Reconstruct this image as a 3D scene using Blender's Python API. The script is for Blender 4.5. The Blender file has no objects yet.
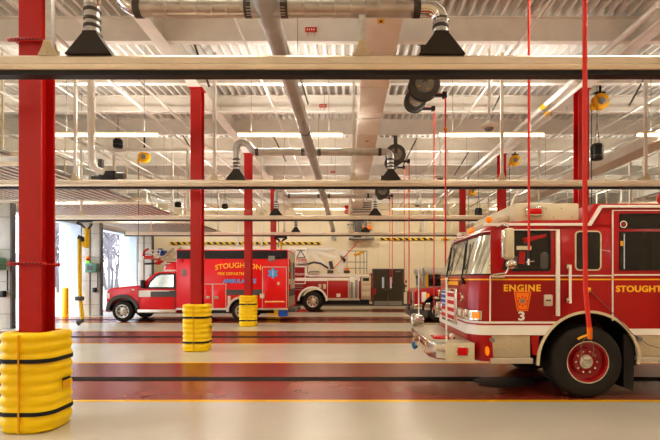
DOWN, UP, WORLD, EXPO = 44, 52, 4.0, 0.1; LOOK = 'Medium High Contrast'
import bpy, bmesh, math, random
from mathutils import Vector, Matrix
R = math.radians
random.seed(7)
SC = bpy.context.scene
COL = SC.collection
D = 5.8                       # bay pitch in metres, along y
F, VX, VY, H = 470.0, 347.0, 279.0, 1.7   # lens in pixels, vanishing point, eye height

# ---------------------------------------------------------------- materials
def lin(c):
    return tuple(((v/255)/12.92 if v/255 <= .04045 else ((v/255+.055)/1.055)**2.4) for v in c) + (1,)
MATS = {}
def mat(name, rgb, rough=.5, metal=0, var=.06, scale=4, emit=0, coat=0, bump=0, bscale=60, alpha=1, spec=.5):
    m = bpy.data.materials.new(name); m.use_nodes = True
    nt = m.node_tree; b = nt.nodes['Principled BSDF']
    c = lin(rgb)
    b.inputs['Roughness'].default_value = rough; b.inputs['Metallic'].default_value = metal
    b.inputs['Coat Weight'].default_value = coat; b.inputs['Coat Roughness'].default_value = .08
    b.inputs['Specular IOR Level'].default_value = spec
    tc = nt.nodes.new('ShaderNodeTexCoord')
    if var:
        n = nt.nodes.new('ShaderNodeTexNoise'); n.inputs['Scale'].default_value = scale; n.inputs['Detail'].default_value = 4
        nt.links.new(tc.outputs['Object'], n.inputs['Vector'])
        r = nt.nodes.new('ShaderNodeValToRGB')
        r.color_ramp.elements[0].position = .3; r.color_ramp.elements[1].position = .7
        r.color_ramp.elements[0].color = tuple(v*(1-var) for v in c[:3]) + (1,)
        r.color_ramp.elements[1].color = tuple(min(1, v*(1+var)) for v in c[:3]) + (1,)
        nt.links.new(n.outputs['Fac'], r.inputs['Fac']); nt.links.new(r.outputs['Color'], b.inputs['Base Color'])
    else:
        b.inputs['Base Color'].default_value = c
    if bump:
        n2 = nt.nodes.new('ShaderNodeTexNoise'); n2.inputs['Scale'].default_value = bscale
        nt.links.new(tc.outputs['Object'], n2.inputs['Vector'])
        bp = nt.nodes.new('ShaderNodeBump'); bp.inputs['Strength'].default_value = bump; bp.inputs['Distance'].default_value = .01
        nt.links.new(n2.outputs['Fac'], bp.inputs['Height']); nt.links.new(bp.outputs['Normal'], b.inputs['Normal'])
    if emit:
        b.inputs['Emission Color'].default_value = c; b.inputs['Emission Strength'].default_value = emit
    if alpha < 1: b.inputs['Alpha'].default_value = alpha
    m.diffuse_color = c
    MATS[name] = m; return m
M = MATS
mat('cream_deck', (240, 236, 228), .6, var=.04)
mat('deck_flute_shade', (202, 192, 178), .7, var=.04)  # darker deck tone, painting the shade inside the flute recesses
mat('cream_beam', (238, 230, 216), .5, var=.04)
mat('white_duct', (238, 222, 204), .5, var=.03)
mat('white_paint', (232, 226, 214), .45, var=.04)
mat('white_trim', (244, 238, 224), .35, var=.02)
mat('back_wall', (240, 224, 190), .7, var=.03, scale=1.2)
mat('side_wall', (224, 220, 208), .7, var=.04)
mat('jamb_blue', (196, 206, 216), .5, var=.03)
mat('jamb_grey', (196, 188, 172), .5, var=.05)
mat('column_red', (188, 24, 20), .38, var=.05, scale=1.5, coat=.2)
mat('engine_red', (172, 4, 12), .28, var=.04, scale=1, coat=.25)
mat('engine_red_dark', (150, 3, 10), .3, var=.05, scale=1, coat=.2)
mat('ambulance_red', (226, 8, 16), .3, var=.04, scale=1, coat=.25)
mat('hose_red', (230, 58, 46), .45, var=.05)
mat('guard_yellow', (255, 212, 0), .38, var=.04, scale=3, spec=.4)
mat('yellow', (238, 178, 20), .45, var=.05)
mat('hose_yellow', (232, 190, 20), .5, var=.08, scale=12)
mat('gold', (240, 178, 34), .4, var=.04, emit=.08)
mat('orange', (248, 132, 22), .4, var=.05)
mat('amber', (250, 140, 20), .25, var=.03, emit=.3)
mat('lamp_red', (196, 6, 10), .25, var=.1, scale=30, emit=.05)
mat('black', (24, 23, 22), .45, var=.1)
mat('rubber', (50, 45, 39), .75, var=.15, scale=9, spec=.3)
mat('hood_black', (60, 55, 48), .6, var=.1)
mat('strap_black', (26, 25, 24), .6, var=.1)
mat('dark_grey', (84, 80, 74), .5, var=.1)
mat('grey', (140, 136, 128), .5, var=.06)
mat('glass_dark', (26, 24, 24), .06, var=.4, scale=2, spec=.7)
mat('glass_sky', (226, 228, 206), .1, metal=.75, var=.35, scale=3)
mat('chrome', (225, 222, 214), .14, metal=1, var=.05)
mat('aluminium', (214, 206, 192), .33, metal=.85, var=.06, scale=6)
mat('rail_aluminium', (236, 222, 198), .38, metal=.45, var=.05, scale=3)
mat('galvanised', (196, 194, 190), .38, metal=.8, var=.12, scale=14)
mat('duct_grey', (188, 188, 186), .34, metal=.35, var=.06)
mat('beige_panel', (216, 202, 168), .4, var=.04)
mat('tan_step', (196, 184, 158), .4, metal=.3, var=.08, scale=20)
mat('door_brown', (70, 58, 38), .45, var=.06)
mat('green_box', (96, 140, 116), .45, var=.3, scale=14)
mat('lamp_green', (120, 240, 60), .3, var=0, emit=1.0)
mat('blue', (24, 90, 190), .4, var=.05)
mat('light_blue', (80, 170, 230), .4, var=.05)
mat('rim_red', (170, 16, 28), .3, var=.05, coat=.4)
mat('bark', (104, 96, 98), .8, var=.2, scale=3)
mat('twig', (138, 130, 134), .8, var=.2, scale=3)
mat('grass', (160, 160, 130), .9, var=.2, scale=.3)
mat('apron', (214, 212, 206), .8, var=.05, scale=.6)
mat('lamp_tube', (255, 222, 170), .4, var=0, emit=3.5)
mat('sign_red', (205, 40, 36), .5, var=.03)
mat('decal_white', (240, 232, 214), .45, var=.03)
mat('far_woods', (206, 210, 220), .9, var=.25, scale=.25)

def spiral_mat(name, rgb, axis, pitch=.075):
    m = mat(name, rgb, .36, metal=.75, var=.08, scale=5)
    nt = m.node_tree; b = nt.nodes['Principled BSDF']
    tc = nt.nodes.new('ShaderNodeTexCoord'); w = nt.nodes.new('ShaderNodeTexWave')
    w.bands_direction = axis; w.inputs['Scale'].default_value = .314/pitch/2
    nt.links.new(tc.outputs['Object'], w.inputs['Vector'])
    p = nt.nodes.new('ShaderNodeMath'); p.operation = 'POWER'; p.inputs[1].default_value = 12
    nt.links.new(w.outputs['Fac'], p.inputs[0])
    bp = nt.nodes.new('ShaderNodeBump'); bp.inputs['Strength'].default_value = .5; bp.inputs['Distance'].default_value = .01
    nt.links.new(p.outputs[0], bp.inputs['Height']); nt.links.new(bp.outputs['Normal'], b.inputs['Normal'])
spiral_mat('spiral_duct', (196, 192, 184), 'X')

def hazard_mat():
    m = mat('hazard', (240, 200, 20), .5, var=0)
    nt = m.node_tree; b = nt.nodes['Principled BSDF']
    tc = nt.nodes.new('ShaderNodeTexCoord'); w = nt.nodes.new('ShaderNodeTexWave')
    mp = nt.nodes.new('ShaderNodeMapping'); mp.inputs['Rotation'].default_value = (0, R(45), 0)
    w.bands_direction = 'X'; w.inputs['Scale'].default_value = 1.15
    nt.links.new(tc.outputs['Object'], mp.inputs['Vector']); nt.links.new(mp.outputs['Vector'], w.inputs['Vector'])
    r = nt.nodes.new('ShaderNodeValToRGB'); r.color_ramp.interpolation = 'CONSTANT'
    r.color_ramp.elements[0].color = lin((30, 28, 20)); r.color_ramp.elements[1].color = lin((240, 200, 20)); r.color_ramp.elements[1].position = .45
    nt.links.new(w.outputs['Fac'], r.inputs['Fac']); nt.links.new(r.outputs['Color'], b.inputs['Base Color'])
hazard_mat()

def tread_mat(name, rgb, metal):
    m = mat(name, rgb, .35, metal=metal, var=.05)
    nt = m.node_tree; b = nt.nodes['Principled BSDF']
    tc = nt.nodes.new('ShaderNodeTexCoord'); v = nt.nodes.new('ShaderNodeTexVoronoi'); v.inputs['Scale'].default_value = 28
    nt.links.new(tc.outputs['Object'], v.inputs['Vector'])
    bp = nt.nodes.new('ShaderNodeBump'); bp.inputs['Strength'].default_value = .6; bp.inputs['Distance'].default_value = .008
    nt.links.new(v.outputs['Distance'], bp.inputs['Height']); nt.links.new(bp.outputs['Normal'], b.inputs['Normal'])
tread_mat('tread_plate', (206, 192, 164), .55)

def floor_mat():
    """glossy epoxy: beige with a red-brown lane over each bay's drain, a yellow line on both its edges"""
    m = mat('epoxy_floor', (204, 192, 168), .2, var=0)
    nt = m.node_tree; b = nt.nodes['Principled BSDF']; L = nt.links
    g = nt.nodes.new('ShaderNodeNewGeometry'); s = nt.nodes.new('ShaderNodeSeparateXYZ'); L.new(g.outputs['Position'], s.inputs[0])
    def mt(op, a, bb=None, c=None):
        n = nt.nodes.new('ShaderNodeMath'); n.operation = op
        for i, v in enumerate((a, bb, c)):
            if v is None: continue
            if isinstance(v, (int, float)): n.inputs[i].default_value = v
            else: L.new(v, n.inputs[i])
        return n.outputs[0]
    y = mt('SUBTRACT', s.outputs['Y'], 8.05 - D/2)
    y = mt('FLOORED_MODULO', y, D)
    d = mt('ABSOLUTE', mt('SUBTRACT', y, D/2))               # distance from the lane's middle
    lane = mt('LESS_THAN', d, 1.46); edge = mt('LESS_THAN', mt('ABSOLUTE', mt('SUBTRACT', d, 1.49)), .055)
    n = nt.nodes.new('ShaderNodeTexNoise'); n.inputs['Scale'].default_value = .9; n.inputs['Detail'].default_value = 6
    L.new(g.outputs['Position'], n.inputs['Vector'])
    def ramp(c0, c1):
        r = nt.nodes.new('ShaderNodeValToRGB'); r.color_ramp.elements[0].position = .3; r.color_ramp.elements[1].position = .7
        r.color_ramp.elements[0].color = lin(c0); r.color_ramp.elements[1].color = lin(c1); L.new(n.outputs['Fac'], r.inputs['Fac']); return r.outputs['Color']
    def mix(f, a, c):
        x = nt.nodes.new('ShaderNodeMix'); x.data_type = 'RGBA'; L.new(f, x.inputs['Factor']); L.new(a, x.inputs['A']); L.new(c, x.inputs['B']); return x.outputs['Result']
    c = mix(lane, ramp((198, 190, 170), (205, 197, 178)), ramp((138, 54, 40), (150, 64, 48)))
    c = mix(edge, c, ramp((246, 182, 12), (248, 190, 20)))
    L.new(c, b.inputs['Base Color'])
    rr = nt.nodes.new('ShaderNodeMapRange'); rr.inputs['To Min'].default_value = .22; rr.inputs['To Max'].default_value = .26
    L.new(n.outputs['Fac'], rr.inputs['Value']); L.new(rr.outputs[0], b.inputs['Roughness'])
    n3 = nt.nodes.new('ShaderNodeTexNoise'); n3.inputs['Scale'].default_value = 5; n3.inputs['Detail'].default_value = 3
    L.new(g.outputs['Position'], n3.inputs['Vector'])
    bp = nt.nodes.new('ShaderNodeBump'); bp.inputs['Strength'].default_value = .0; bp.inputs['Distance'].default_value = .02
    L.new(n3.outputs['Fac'], bp.inputs['Height']); L.new(bp.outputs['Normal'], b.inputs['Normal'])
floor_mat()

def grate_mat():
    m = mat('grate', (70, 62, 52), .8, metal=0, var=0, spec=.1)
    nt = m.node_tree; b = nt.nodes['Principled BSDF']
    tc = nt.nodes.new('ShaderNodeTexCoord'); v = nt.nodes.new('ShaderNodeTexBrick')
    v.inputs['Scale'].default_value = 14; v.inputs['Color1'].default_value = lin((16, 14, 12)); v.inputs['Color2'].default_value = lin((24, 20, 18))
    v.inputs['Mortar'].default_value = lin((96, 88, 76)); v.inputs['Mortar Size'].default_value = .025
    nt.links.new(tc.outputs['Object'], v.inputs['Vector']); nt.links.new(v.outputs['Color'], b.inputs['Base Color'])
grate_mat()

# ---------------------------------------------------------------- mesh builder
class MB:
    def __init__(s): s.bm = bmesh.new(); s.m = 0
    def _f(s, vs, smooth=False):
        try: f = s.bm.faces.new(vs)
        except ValueError: return None
        f.material_index = s.m; f.smooth = smooth; return f
    def box(s, x0, x1, y0, y1, z0, z1, bev=0, seg=2):
        if x0 > x1: x0, x1 = x1, x0
        if y0 > y1: y0, y1 = y1, y0
        if z0 > z1: z0, z1 = z1, z0
        v = [s.bm.verts.new((x, y, z)) for z in (z0, z1) for y in (y0, y1) for x in (x0, x1)]
        fs = [s._f([v[i] for i in q]) for q in ((0, 2, 3, 1), (4, 5, 7, 6), (0, 1, 5, 4), (2, 6, 7, 3), (0, 4, 6, 2), (1, 3, 7, 5))]
        if bev:
            es = {e for f in fs for e in f.edges}
            bmesh.ops.bevel(s.bm, geom=list(es), offset=bev, segments=seg, affect='EDGES', profile=.5)
        return s
    def prism(s, pts, a, b, axis='y', bev=0, seg=2, smooth=False):
        """polygon pts (2-D) extruded from a to b; axis y: (x,z), axis x: (y,z), axis z: (x,y)"""
        def p3(p, t): return {'y': (p[0], t, p[1]), 'x': (t, p[0], p[1]), 'z': (p[0], p[1], t)}[axis]
        A = [s.bm.verts.new(p3(p, a)) for p in pts]; B = [s.bm.verts.new(p3(p, b)) for p in pts]
        fs = [s._f(A), s._f(B[::-1])]; n = len(pts)
        for i in range(n): fs.append(s._f([A[i], B[i], B[(i+1) % n], A[(i+1) % n]], smooth))
        fs = [f for f in fs if f]
        bmesh.ops.recalc_face_normals(s.bm, faces=fs)
        if bev:
            es = {e for f in fs[:2] for e in f.edges}
            bmesh.ops.bevel(s.bm, geom=list(es), offset=bev, segments=seg, affect='EDGES', profile=.5)
        return s
    def loft(s, rings, closed=True, cap0=True, cap1=True, smooth=True):
        V = [[s.bm.verts.new(p) for p in r] for r in rings]; n = len(rings[0]); fs = []
        for a, b in zip(V, V[1:]):
            for i in range(n if closed else n-1):
                fs.append(s._f([a[i], a[(i+1) % n], b[(i+1) % n], b[i]], smooth))
        if closed and cap0: fs.append(s._f(V[0][::-1]))
        if closed and cap1: fs.append(s._f(V[-1]))
        bmesh.ops.recalc_face_normals(s.bm, faces=[f for f in fs if f])
        return s
    def tube(s, pts, r, n=10, caps=True):
        pts = [Vector(p) for p in pts]; k = len(pts)
        rs = r if isinstance(r, (list, tuple)) else [r]*k
        rings = []; up = None
        for i, p in enumerate(pts):
            t = (pts[min(i+1, k-1)] - pts[max(i-1, 0)]).normalized()
            if up is None: up = Vector((0, 0, 1)) if abs(t.z) < .9 else Vector((0, 1, 0))
            u = (up - t*up.dot(t)); u = u.normalized() if u.length > 1e-5 else t.orthogonal().normalized()
            up = u; w = t.cross(u)
            rings.append([p + (u*math.cos(a) + w*math.sin(a))*rs[i] for a in [2*math.pi*j/n for j in range(n)]])
        return s.loft(rings, True, caps, caps)
    def cyl(s, p0, p1, r0, r1=None, n=20): return s.tube([p0, p1], [r0, r0 if r1 is None else r1], n)
    def lathe(s, prof, c, axis='z', n=32, cap=True):
        """prof: (radius, t) along the axis"""
        rings = []
        for r, t in prof:
            ring = []
            for j in range(n):
                a = 2*math.pi*j/n; u, v = r*math.cos(a), r*math.sin(a)
                ring.append({'z': (c[0]+u, c[1]+v, c[2]+t), 'y': (c[0]+u, c[1]+t, c[2]+v), 'x': (c[0]+t, c[1]+u, c[2]+v)}[axis])
            rings.append(ring)
        return s.loft(rings, True, cap, cap)
    def sphere(s, c, r, n=12):
        return s.lathe([(max(.001, r*math.sin(a)), -r*math.cos(a)) for a in [math.pi*i/8 for i in range(9)]], c, 'z', n)
    def ribbon(s, pts, w, a, b, closed=False, side=0):
        """polyline band of width w in the xz plane, from y=a to y=b; side -1/0/1 shifts it"""
        P = [Vector((p[0], p[1])) for p in pts]; k = len(P); L_, R_ = [], []
        for i in range(k):
            if closed: t = P[(i+1) % k] - P[i-1]; d0 = P[i]-P[i-1]; d1 = P[(i+1) % k]-P[i]
            else: d0 = P[i]-P[max(i-1, 0)] if i else P[1]-P[0]; d1 = P[i+1]-P[i] if i < k-1 else d0
            d0 = d0.normalized(); d1 = d1.normalized(); n0 = Vector((-d0.y, d0.x)); n1 = Vector((-d1.y, d1.x))
            nn = (n0+n1).normalized(); c = max(.4, nn.dot(n0)); h = w/2/c
            L_.append(P[i] + nn*(h*(1+side))); R_.append(P[i] - nn*(h*(1-side)))
        rings = [[(l.x, a, l.y), (r.x, a, r.y), (r.x, b, r.y), (l.x, b, l.y)] for l, r in zip(L_, R_)]
        if closed: rings.append(rings[0])
        return s.loft(rings, True, not closed, not closed, smooth=False)
    def build_each(s, name, mats, parent):
        """link every loose piece as a mesh of its own"""
        bm = s.bm; bm.verts.index_update(); seen = set(); out = []
        for v in bm.verts:
            if v.index in seen: continue
            st = [v]; seen.add(v.index); isl = []
            while st:
                q = st.pop(); isl.append(q)
                for e in q.link_edges:
                    w = e.other_vert(q)
                    if w.index not in seen: seen.add(w.index); st.append(w)
            n = MB(); mp = {q: n.bm.verts.new(q.co) for q in isl}
            for f in {f for q in isl for f in q.link_faces}:
                g = n.bm.faces.new([mp[x] for x in f.verts]); g.material_index = f.material_index
            out.append(n.build(name, mats, parent))
        bm.free(); return out
    def build(s, name, mats, parent=None, origin=None, sharp=35, cut=None):
        me = bpy.data.meshes.new(name)
        o = Vector(origin) if origin else (WL[parent.name] if parent else Vector((0, 0, 0)))
        if o.length: bmesh.ops.translate(s.bm, verts=s.bm.verts, vec=-o)
        s.bm.to_mesh(me); s.bm.free()
        for m in (mats if isinstance(mats, (list, tuple)) else [mats]): me.materials.append(M[m])
        for p in me.polygons: p.use_smooth = True
        me.set_sharp_from_angle(angle=R(sharp))
        ob = bpy.data.objects.new(name, me); COL.objects.link(ob)
        if parent: ob.parent = parent
        else: ob.location = o
        WL[ob.name] = o.copy()
        if cut: boolean(ob, cut)
        return ob
WL = {}
def boolean(ob, cutter):
    md = ob.modifiers.new('cut', 'BOOLEAN'); md.operation = 'DIFFERENCE'; md.object = cutter; md.solver = 'EXACT'
    bpy.context.view_layer.update()
    dg = bpy.context.evaluated_depsgraph_get()
    me = bpy.data.meshes.new_from_object(ob.evaluated_get(dg)); ob.modifiers.clear(); ob.data = me
    me.set_sharp_from_angle(angle=R(35))
def kill(o):
    bpy.data.objects.remove(o, do_unlink=True)
def thing(name, label, cat, loc=(0, 0, 0), group=None):
    o = bpy.data.objects.new(name, None); COL.objects.link(o); o.location = loc; o.empty_display_size = .2
    WL[o.name] = Vector(loc); return tag(o, label, cat, group)
def tag(o, label, cat, group=None, kind=None):
    o['label'] = label; o['category'] = cat
    if group: o['group'] = group
    if kind: o['kind'] = kind
    return o
def struct(name, mb, mats, **k):
    o = mb.build(name, mats, **k); o['kind'] = 'structure'; return o
def kids(o): return list(o.children)
def dup(o, loc=None, label=None, parent=None):
    c = o.copy(); COL.objects.link(c)
    if parent: c.parent = parent
    if loc is not None: c.location = loc
    if label: c['label'] = label
    WL[c.name] = Vector(c.location) if not parent else WL[parent.name]
    for k in kids(o): dup(k, parent=c)
    return c
def text(name, body, size, x, y, z, m, parent, extrude=.002, sx=1, bold=.0, align='LEFT', arch=0, spacing=1.0):
    """raised lettering on a plane facing -y, baseline at z"""
    cu = bpy.data.curves.new(name, 'FONT'); cu.body = body; cu.size = size; cu.extrude = extrude; cu.align_x = align; cu.offset = bold; cu.resolution_u = 3; cu.space_character = spacing
    t = bpy.data.objects.new(name + '_tmp', cu); COL.objects.link(t); bpy.context.view_layer.update()
    me = bpy.data.meshes.new_from_object(t.evaluated_get(bpy.context.evaluated_depsgraph_get())); bpy.data.objects.remove(t)
    w = max(v.co.x for v in me.vertices) - min(v.co.x for v in me.vertices); x0 = (max(v.co.x for v in me.vertices) + min(v.co.x for v in me.vertices))/2
    o = WL[parent.name]
    for v in me.vertices:
        X, Y, Z = v.co.x*sx, v.co.y, v.co.z
        if arch: Y += arch*(1 - ((v.co.x-x0)/(w/2))**2)
        v.co = (x + X - o.x, y - Z - o.y, z + Y - o.z)
    me.materials.clear(); me.materials.append(M[m])
    ob = bpy.data.objects.new(name, me); COL.objects.link(ob); ob.parent = parent; WL[ob.name] = o; return ob
def arc(cx, cz, r, a0, a1, n=12): return [(cx + r*math.cos(R(a0+(a1-a0)*i/n)), cz + r*math.sin(R(a0+(a1-a0)*i/n))) for i in range(n+1)]
def rrect(x0, x1, z0, z1, r, n=5):
    return arc(x1-r, z1-r, r, 0, 90, n) + arc(x0+r, z1-r, r, 90, 180, n) + arc(x0+r, z0+r, r, 180, 270, n) + arc(x1-r, z0+r, r, 270, 360, n)

# ================================================================ THE BUILDING
XL, XR, YB, ZD = -12.4, 14.8, 30.0, 6.75
mb = MB(); mb.box(XL-1.2, XR+1.2, -4.2, YB+.3, -.1, 0); struct('floor', mb, 'epoxy_floor')
# ribbed roof deck, ribs running away from the viewer
mb = MB(); pts = []; x = XL-.3
while x < XR+.3:
    pts += [(x, ZD), (x+.05, ZD), (x+.072, ZD+.16), (x+.181, ZD+.16)]; x += .203
prof = pts
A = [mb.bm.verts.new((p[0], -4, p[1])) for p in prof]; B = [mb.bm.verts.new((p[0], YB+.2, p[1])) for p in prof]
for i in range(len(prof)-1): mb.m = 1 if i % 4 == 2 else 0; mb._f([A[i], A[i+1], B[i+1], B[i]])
struct('ceiling', mb, ['cream_deck', 'deck_flute_shade'], sharp=10)
mb = MB(); mb.box(XL-.3, XR+.3, -4, YB+.2, ZD+.17, ZD+.25); struct('ceiling', mb, 'cream_deck')
mb = MB(); mb.box(XL-1, XR+.6, YB, YB+.25, 0, ZD+.1); struct('wall_back', mb, 'back_wall')
mb = MB(); mb.box(XL, XR, YB-.03, YB, 0, .12); struct('baseboard_back', mb, 'dark_grey')
mb = MB(); mb.box(XL-1, XR+.5, -4.2, -4, 0, ZD+.1); struct('wall_front', mb, 'back_wall')
# wall panel joints on the back wall
n = 0
for px in (292, 378, 406, 425, 320, 246, 210):
    X = (px-VX)*YB/F; mb = MB(); mb.box(X-.012, X+.012, YB-.006, YB, .1, ZD); n += 1; struct('trim_%d' % n, mb, 'beige_panel')
# side walls with their door openings: the left one open to daylight
OPEN = [(-.3, 4.5), (5.4, 10.3), (11.2, 16.1), (17.0, 21.9), (22.8, 27.7)]
def side_wall(x0, x1, name):
    mb = MB(); mb.box(x0, x1, -4, YB, 4.3, ZD+.1); y = -4
    for a, b in OPEN: mb.box(x0, x1, y, a, 0, 4.3); y = b
    mb.box(x0, x1, y, YB, 0, 4.3); struct(name, mb, 'side_wall')
side_wall(XL-1.0, XL, 'wall_left'); side_wall(XR, XR+.5, 'wall_right')
k = 0
for a, b in OPEN:      # blue-grey steel jambs at each left opening; closed panels on the right side
    k += 1; mb = MB()
    for y in (a, b): mb.box(XL-.45, XL+.03, y-.06, y+.06, 0, 4.32)
    mb.box(XL-.45, XL+.03, a-.06, b+.06, 4.2, 4.32); struct('trim_%d' % (20+k), mb, 'jamb_blue')
    mb = MB(); mb.box(XR+.1, XR+.2, a, b, 0, 4.3)
    for j in range(1, 7): mb.box(XR+.07, XR+.1, a, b, j*.61-.02, j*.61+.02)
    struct('door_%d' % k, mb, 'white_paint')
# roof beams across the hall and girders along the columns
n = 30
y = 1.36-2*D/3
while y < YB:
    mb = MB(); mb.box(XL, XR, y-.07, y+.07, 6.27, 6.29); mb.box(XL, XR, y-.005, y+.005, 6.29, ZD-.02); mb.box(XL, XR, y-.07, y+.07, ZD-.02, ZD)
    n += 1; struct('trim_%d' % n, mb, 'cream_beam'); y += D/3
for X in (-3.57, 5.62):
    mb = MB(); mb.box(X-.13, X+.13, -4, YB, 6.22, 6.25); mb.box(X-.01, X+.01, -4, YB, 6.25, ZD-.02)
    n += 1; struct('trim_%d' % n, mb, 'cream_beam')

# trench drain of each bay
for i, w in enumerate(('first lane nearest the camera', 'second lane from the camera', 'third lane, in front of the ambulance', 'farthest lane, by the back wall')):
    mb = MB(); yc = 8.05-.06 + i*D
    mb.box(XL+.3, XR-.3, yc-.15, yc+.15, .0, .006)
    o = mb.build('trench_drain', 'grate', origin=(0, yc, 0)); tag(o, 'long dark slotted trench drain grate in the red-brown ' + w, 'drain', 'trench drains in the floor')

# ---------------------------------------------------------------- red columns
def column():
    c = thing('steel_column', '', 'column', (-3.57, 5.42, 0), 'red steel columns')
    x, y = -3.57, 5.42
    mb = MB(); mb.box(x-.125, x+.125, y-.13, y-.105, 0, 6.2); mb.box(x-.125, x+.125, y+.105, y+.13, 0, 6.2); mb.box(x-.03, x+.03, y-.105, y+.105, 0, 6.2)
    mb.build('shaft', 'column_red', c)
    mb = MB(); mb.box(x-.16, x+.16, y-.17, y+.17, 6.2, 6.22); mb.build('cap_plate', 'column_red', c)
    mb = MB(); mb.box(x-.16, x+.16, y-.17, y+.17, 0, .03); mb.build('base_plate', 'column_red', c)
    return c, x, y
c0, cx, cy = column()
c0['label'] = 'red steel column nearest the camera, at the left of the photo'
c0.name = 'steel_column'
lab = ['red steel column second from the camera on the left, before the ambulance', 'red steel column in front of the ambulance lettering, third on the left', 'thin red steel column farthest back on the left, behind the ambulance box']
cols = [c0]
for i, l in enumerate(lab): cols.append(dup(c0, (-3.57, 5.42+D*(i+1), 0), l))
lab = ['red steel column right behind the cab roof of the front engine', 'red steel column rising behind the beige roof box of the front engine', 'distant red steel column above the front engine windshield']
for i, l in enumerate(lab): cols.append(dup(c0, (5.62, 11.28+D*i, 0), l))
# perforated strut clamps on the nearest column
for z in (1.87, 4.38):
    mb = MB(); mb.box(-3.80, -3.37, 5.25, 5.28, z-.02, z+.02, .004); mb.box(-3.75, -3.41, 5.56, 5.59, z-.02, z+.02, .004)
    mb.m = 1
    for k in range(9): mb.box(-3.76+k*.041, -3.74+k*.041, 5.247, 5.252, z-.008, z+.008)
    mb.m = 0; mb.cyl((-3.74, 5.26, z), (-3.74, 5.59, z), .008, n=8); mb.cyl((-3.42, 5.26, z), (-3.42, 5.59, z), .008, n=8)
    mb.build('strut_clamp', ['column_red', 'black'], c0)

def guard():
    x, y = -3.54, 5.42
    g = thing('column_guard', '', 'column guard', (x, y, 0), 'yellow column guards')
    def ring(z, r, cr=.19, n=8):
        return [(px, py, z) for px, py in [(x+u, y+v) for u, v in rrect(-r, r, -r, r, cr, n)]]
    mb = MB(); rings = [ring(.0, .19), ring(0, .27), ring(.03, .295)]
    for i in range(1, 55):
        z = .04 + i*1.03/55; t = (z-.06)/.118
        rings.append(ring(z, .290 + .018*abs(math.sin(math.pi*t)), .19))
    rings += [ring(1.09, .30), ring(1.105, .275), ring(1.105, .185, .05), ring(0.0, .185, .05)]
    mb.loft(rings, True, False, False)
    s = mb.build('shell', 'guard_yellow', g, sharp=60)
    mb = MB(); mb.box(x-.007, x+.007, y-.3215, y-.30, .02, 1.09); mb.build('seam', 'yellow', g)
    for z in (.22, .80):
        mb = MB()
        mb.loft([ring(z-.022, .296), ring(z-.022, .312), ring(z+.022, .312), ring(z+.022, .296)], True, False, False, smooth=False)
        mb.build('strap', 'strap_black', g)
    mb = MB(); mb.box(x+.318, x+.322, y-.05, y+.10, .54, .565); mb.m = 1; mb.box(x+.318, x+.322, y-.05, y+.10, .44, .53)
    mb.build('warning_sticker', ['black', 'yellow'], g)
    return g
g0 = guard(); g0.location.x -= .03; g0['label'] = 'large ribbed yellow guard round the nearest red column, bottom left'
for i, l in enumerate(['ribbed yellow guard round the second red column, before the ambulance cab', 'ribbed yellow guard round the third red column, by the ambulance rear wheel', 'ribbed yellow guard at the farthest left column, behind the ambulance']):
    dup(g0, (-3.57, 5.42+D*(i+1), 0), l)
for i in range(3): dup(g0, (5.65, 11.28+D*i, 0), ['yellow column guard behind the front engine wheel', 'yellow column guard hidden behind the front engine cab', 'yellow column guard beside the small truck'][i])

# ---------------------------------------------------------------- overhead exhaust rails
def rail(i, label):
    Y = 4.67 + i*D; x0, x1 = -10.4, 13.6
    t = thing('exhaust_rail', label, 'rail', ((x0+x1)/2, Y, 3.7), 'overhead exhaust rails')
    mb = MB(); mb.prism([(Y-.075, 3.75), (Y-.085, 3.78), (Y-.085, 3.80), (Y-.06, 3.82), (Y-.06, 3.88), (Y-.045, 3.90), (Y+.045, 3.90), (Y+.06, 3.88), (Y+.06, 3.82), (Y+.085, 3.8), (Y+.085, 3.78), (Y+.075, 3.75)], x0, x1, 'x')
    mb.build('rail_body', 'rail_aluminium', t)
    mb = MB(); mb.box(x0+.01, x1-.01, Y-.055, Y+.055, 3.705, 3.75); mb.build('rubber_seal', 'black', t)
    mb = MB()
    for xe in (x0, x1): mb.box(xe-.012, xe+.012, Y-.085, Y+.085, 3.70, 3.91, .003)
    mb.build_each('end_cap', 'grey', t)
    for X in (-9.2, -6.05, -2.95, .15, 3.45, 6.65, 9.8, 12.9):
        mb = MB(); mb.box(X-.033, X+.033, Y-.03, Y+.03, 4.0, 6.74, .006); mb.build('hanger', 'galvanised' if i == 0 else 'white_paint', t)
        mb = MB(); mb.prism([(X-.095, 3.90), (X+.095, 3.90), (X+.045, 4.0), (X+.035, 4.05), (X-.035, 4.05), (X-.045, 4.0)], Y-.05, Y-.038)
        mb.prism([(X-.095, 3.90), (X+.095, 3.90), (X+.045, 4.0), (X+.035, 4.05), (X-.035, 4.05), (X-.045, 4.0)], Y+.038, Y+.05)
        for z in (3.93, 3.97, 4.02): mb.cyl((X, Y-.06, z), (X, Y+.06, z), .008, n=8)
        mb.build('hanger_bracket', 'beige_panel', t)
    return t
for i, w in enumerate(('broad pale overhead exhaust rail nearest the camera, across the top', 'second pale overhead exhaust rail, crossing the whole hall', 'third overhead exhaust rail from the camera', 'thin farthest overhead exhaust rail, in front of the back wall')):
    rail(i, w)

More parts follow.
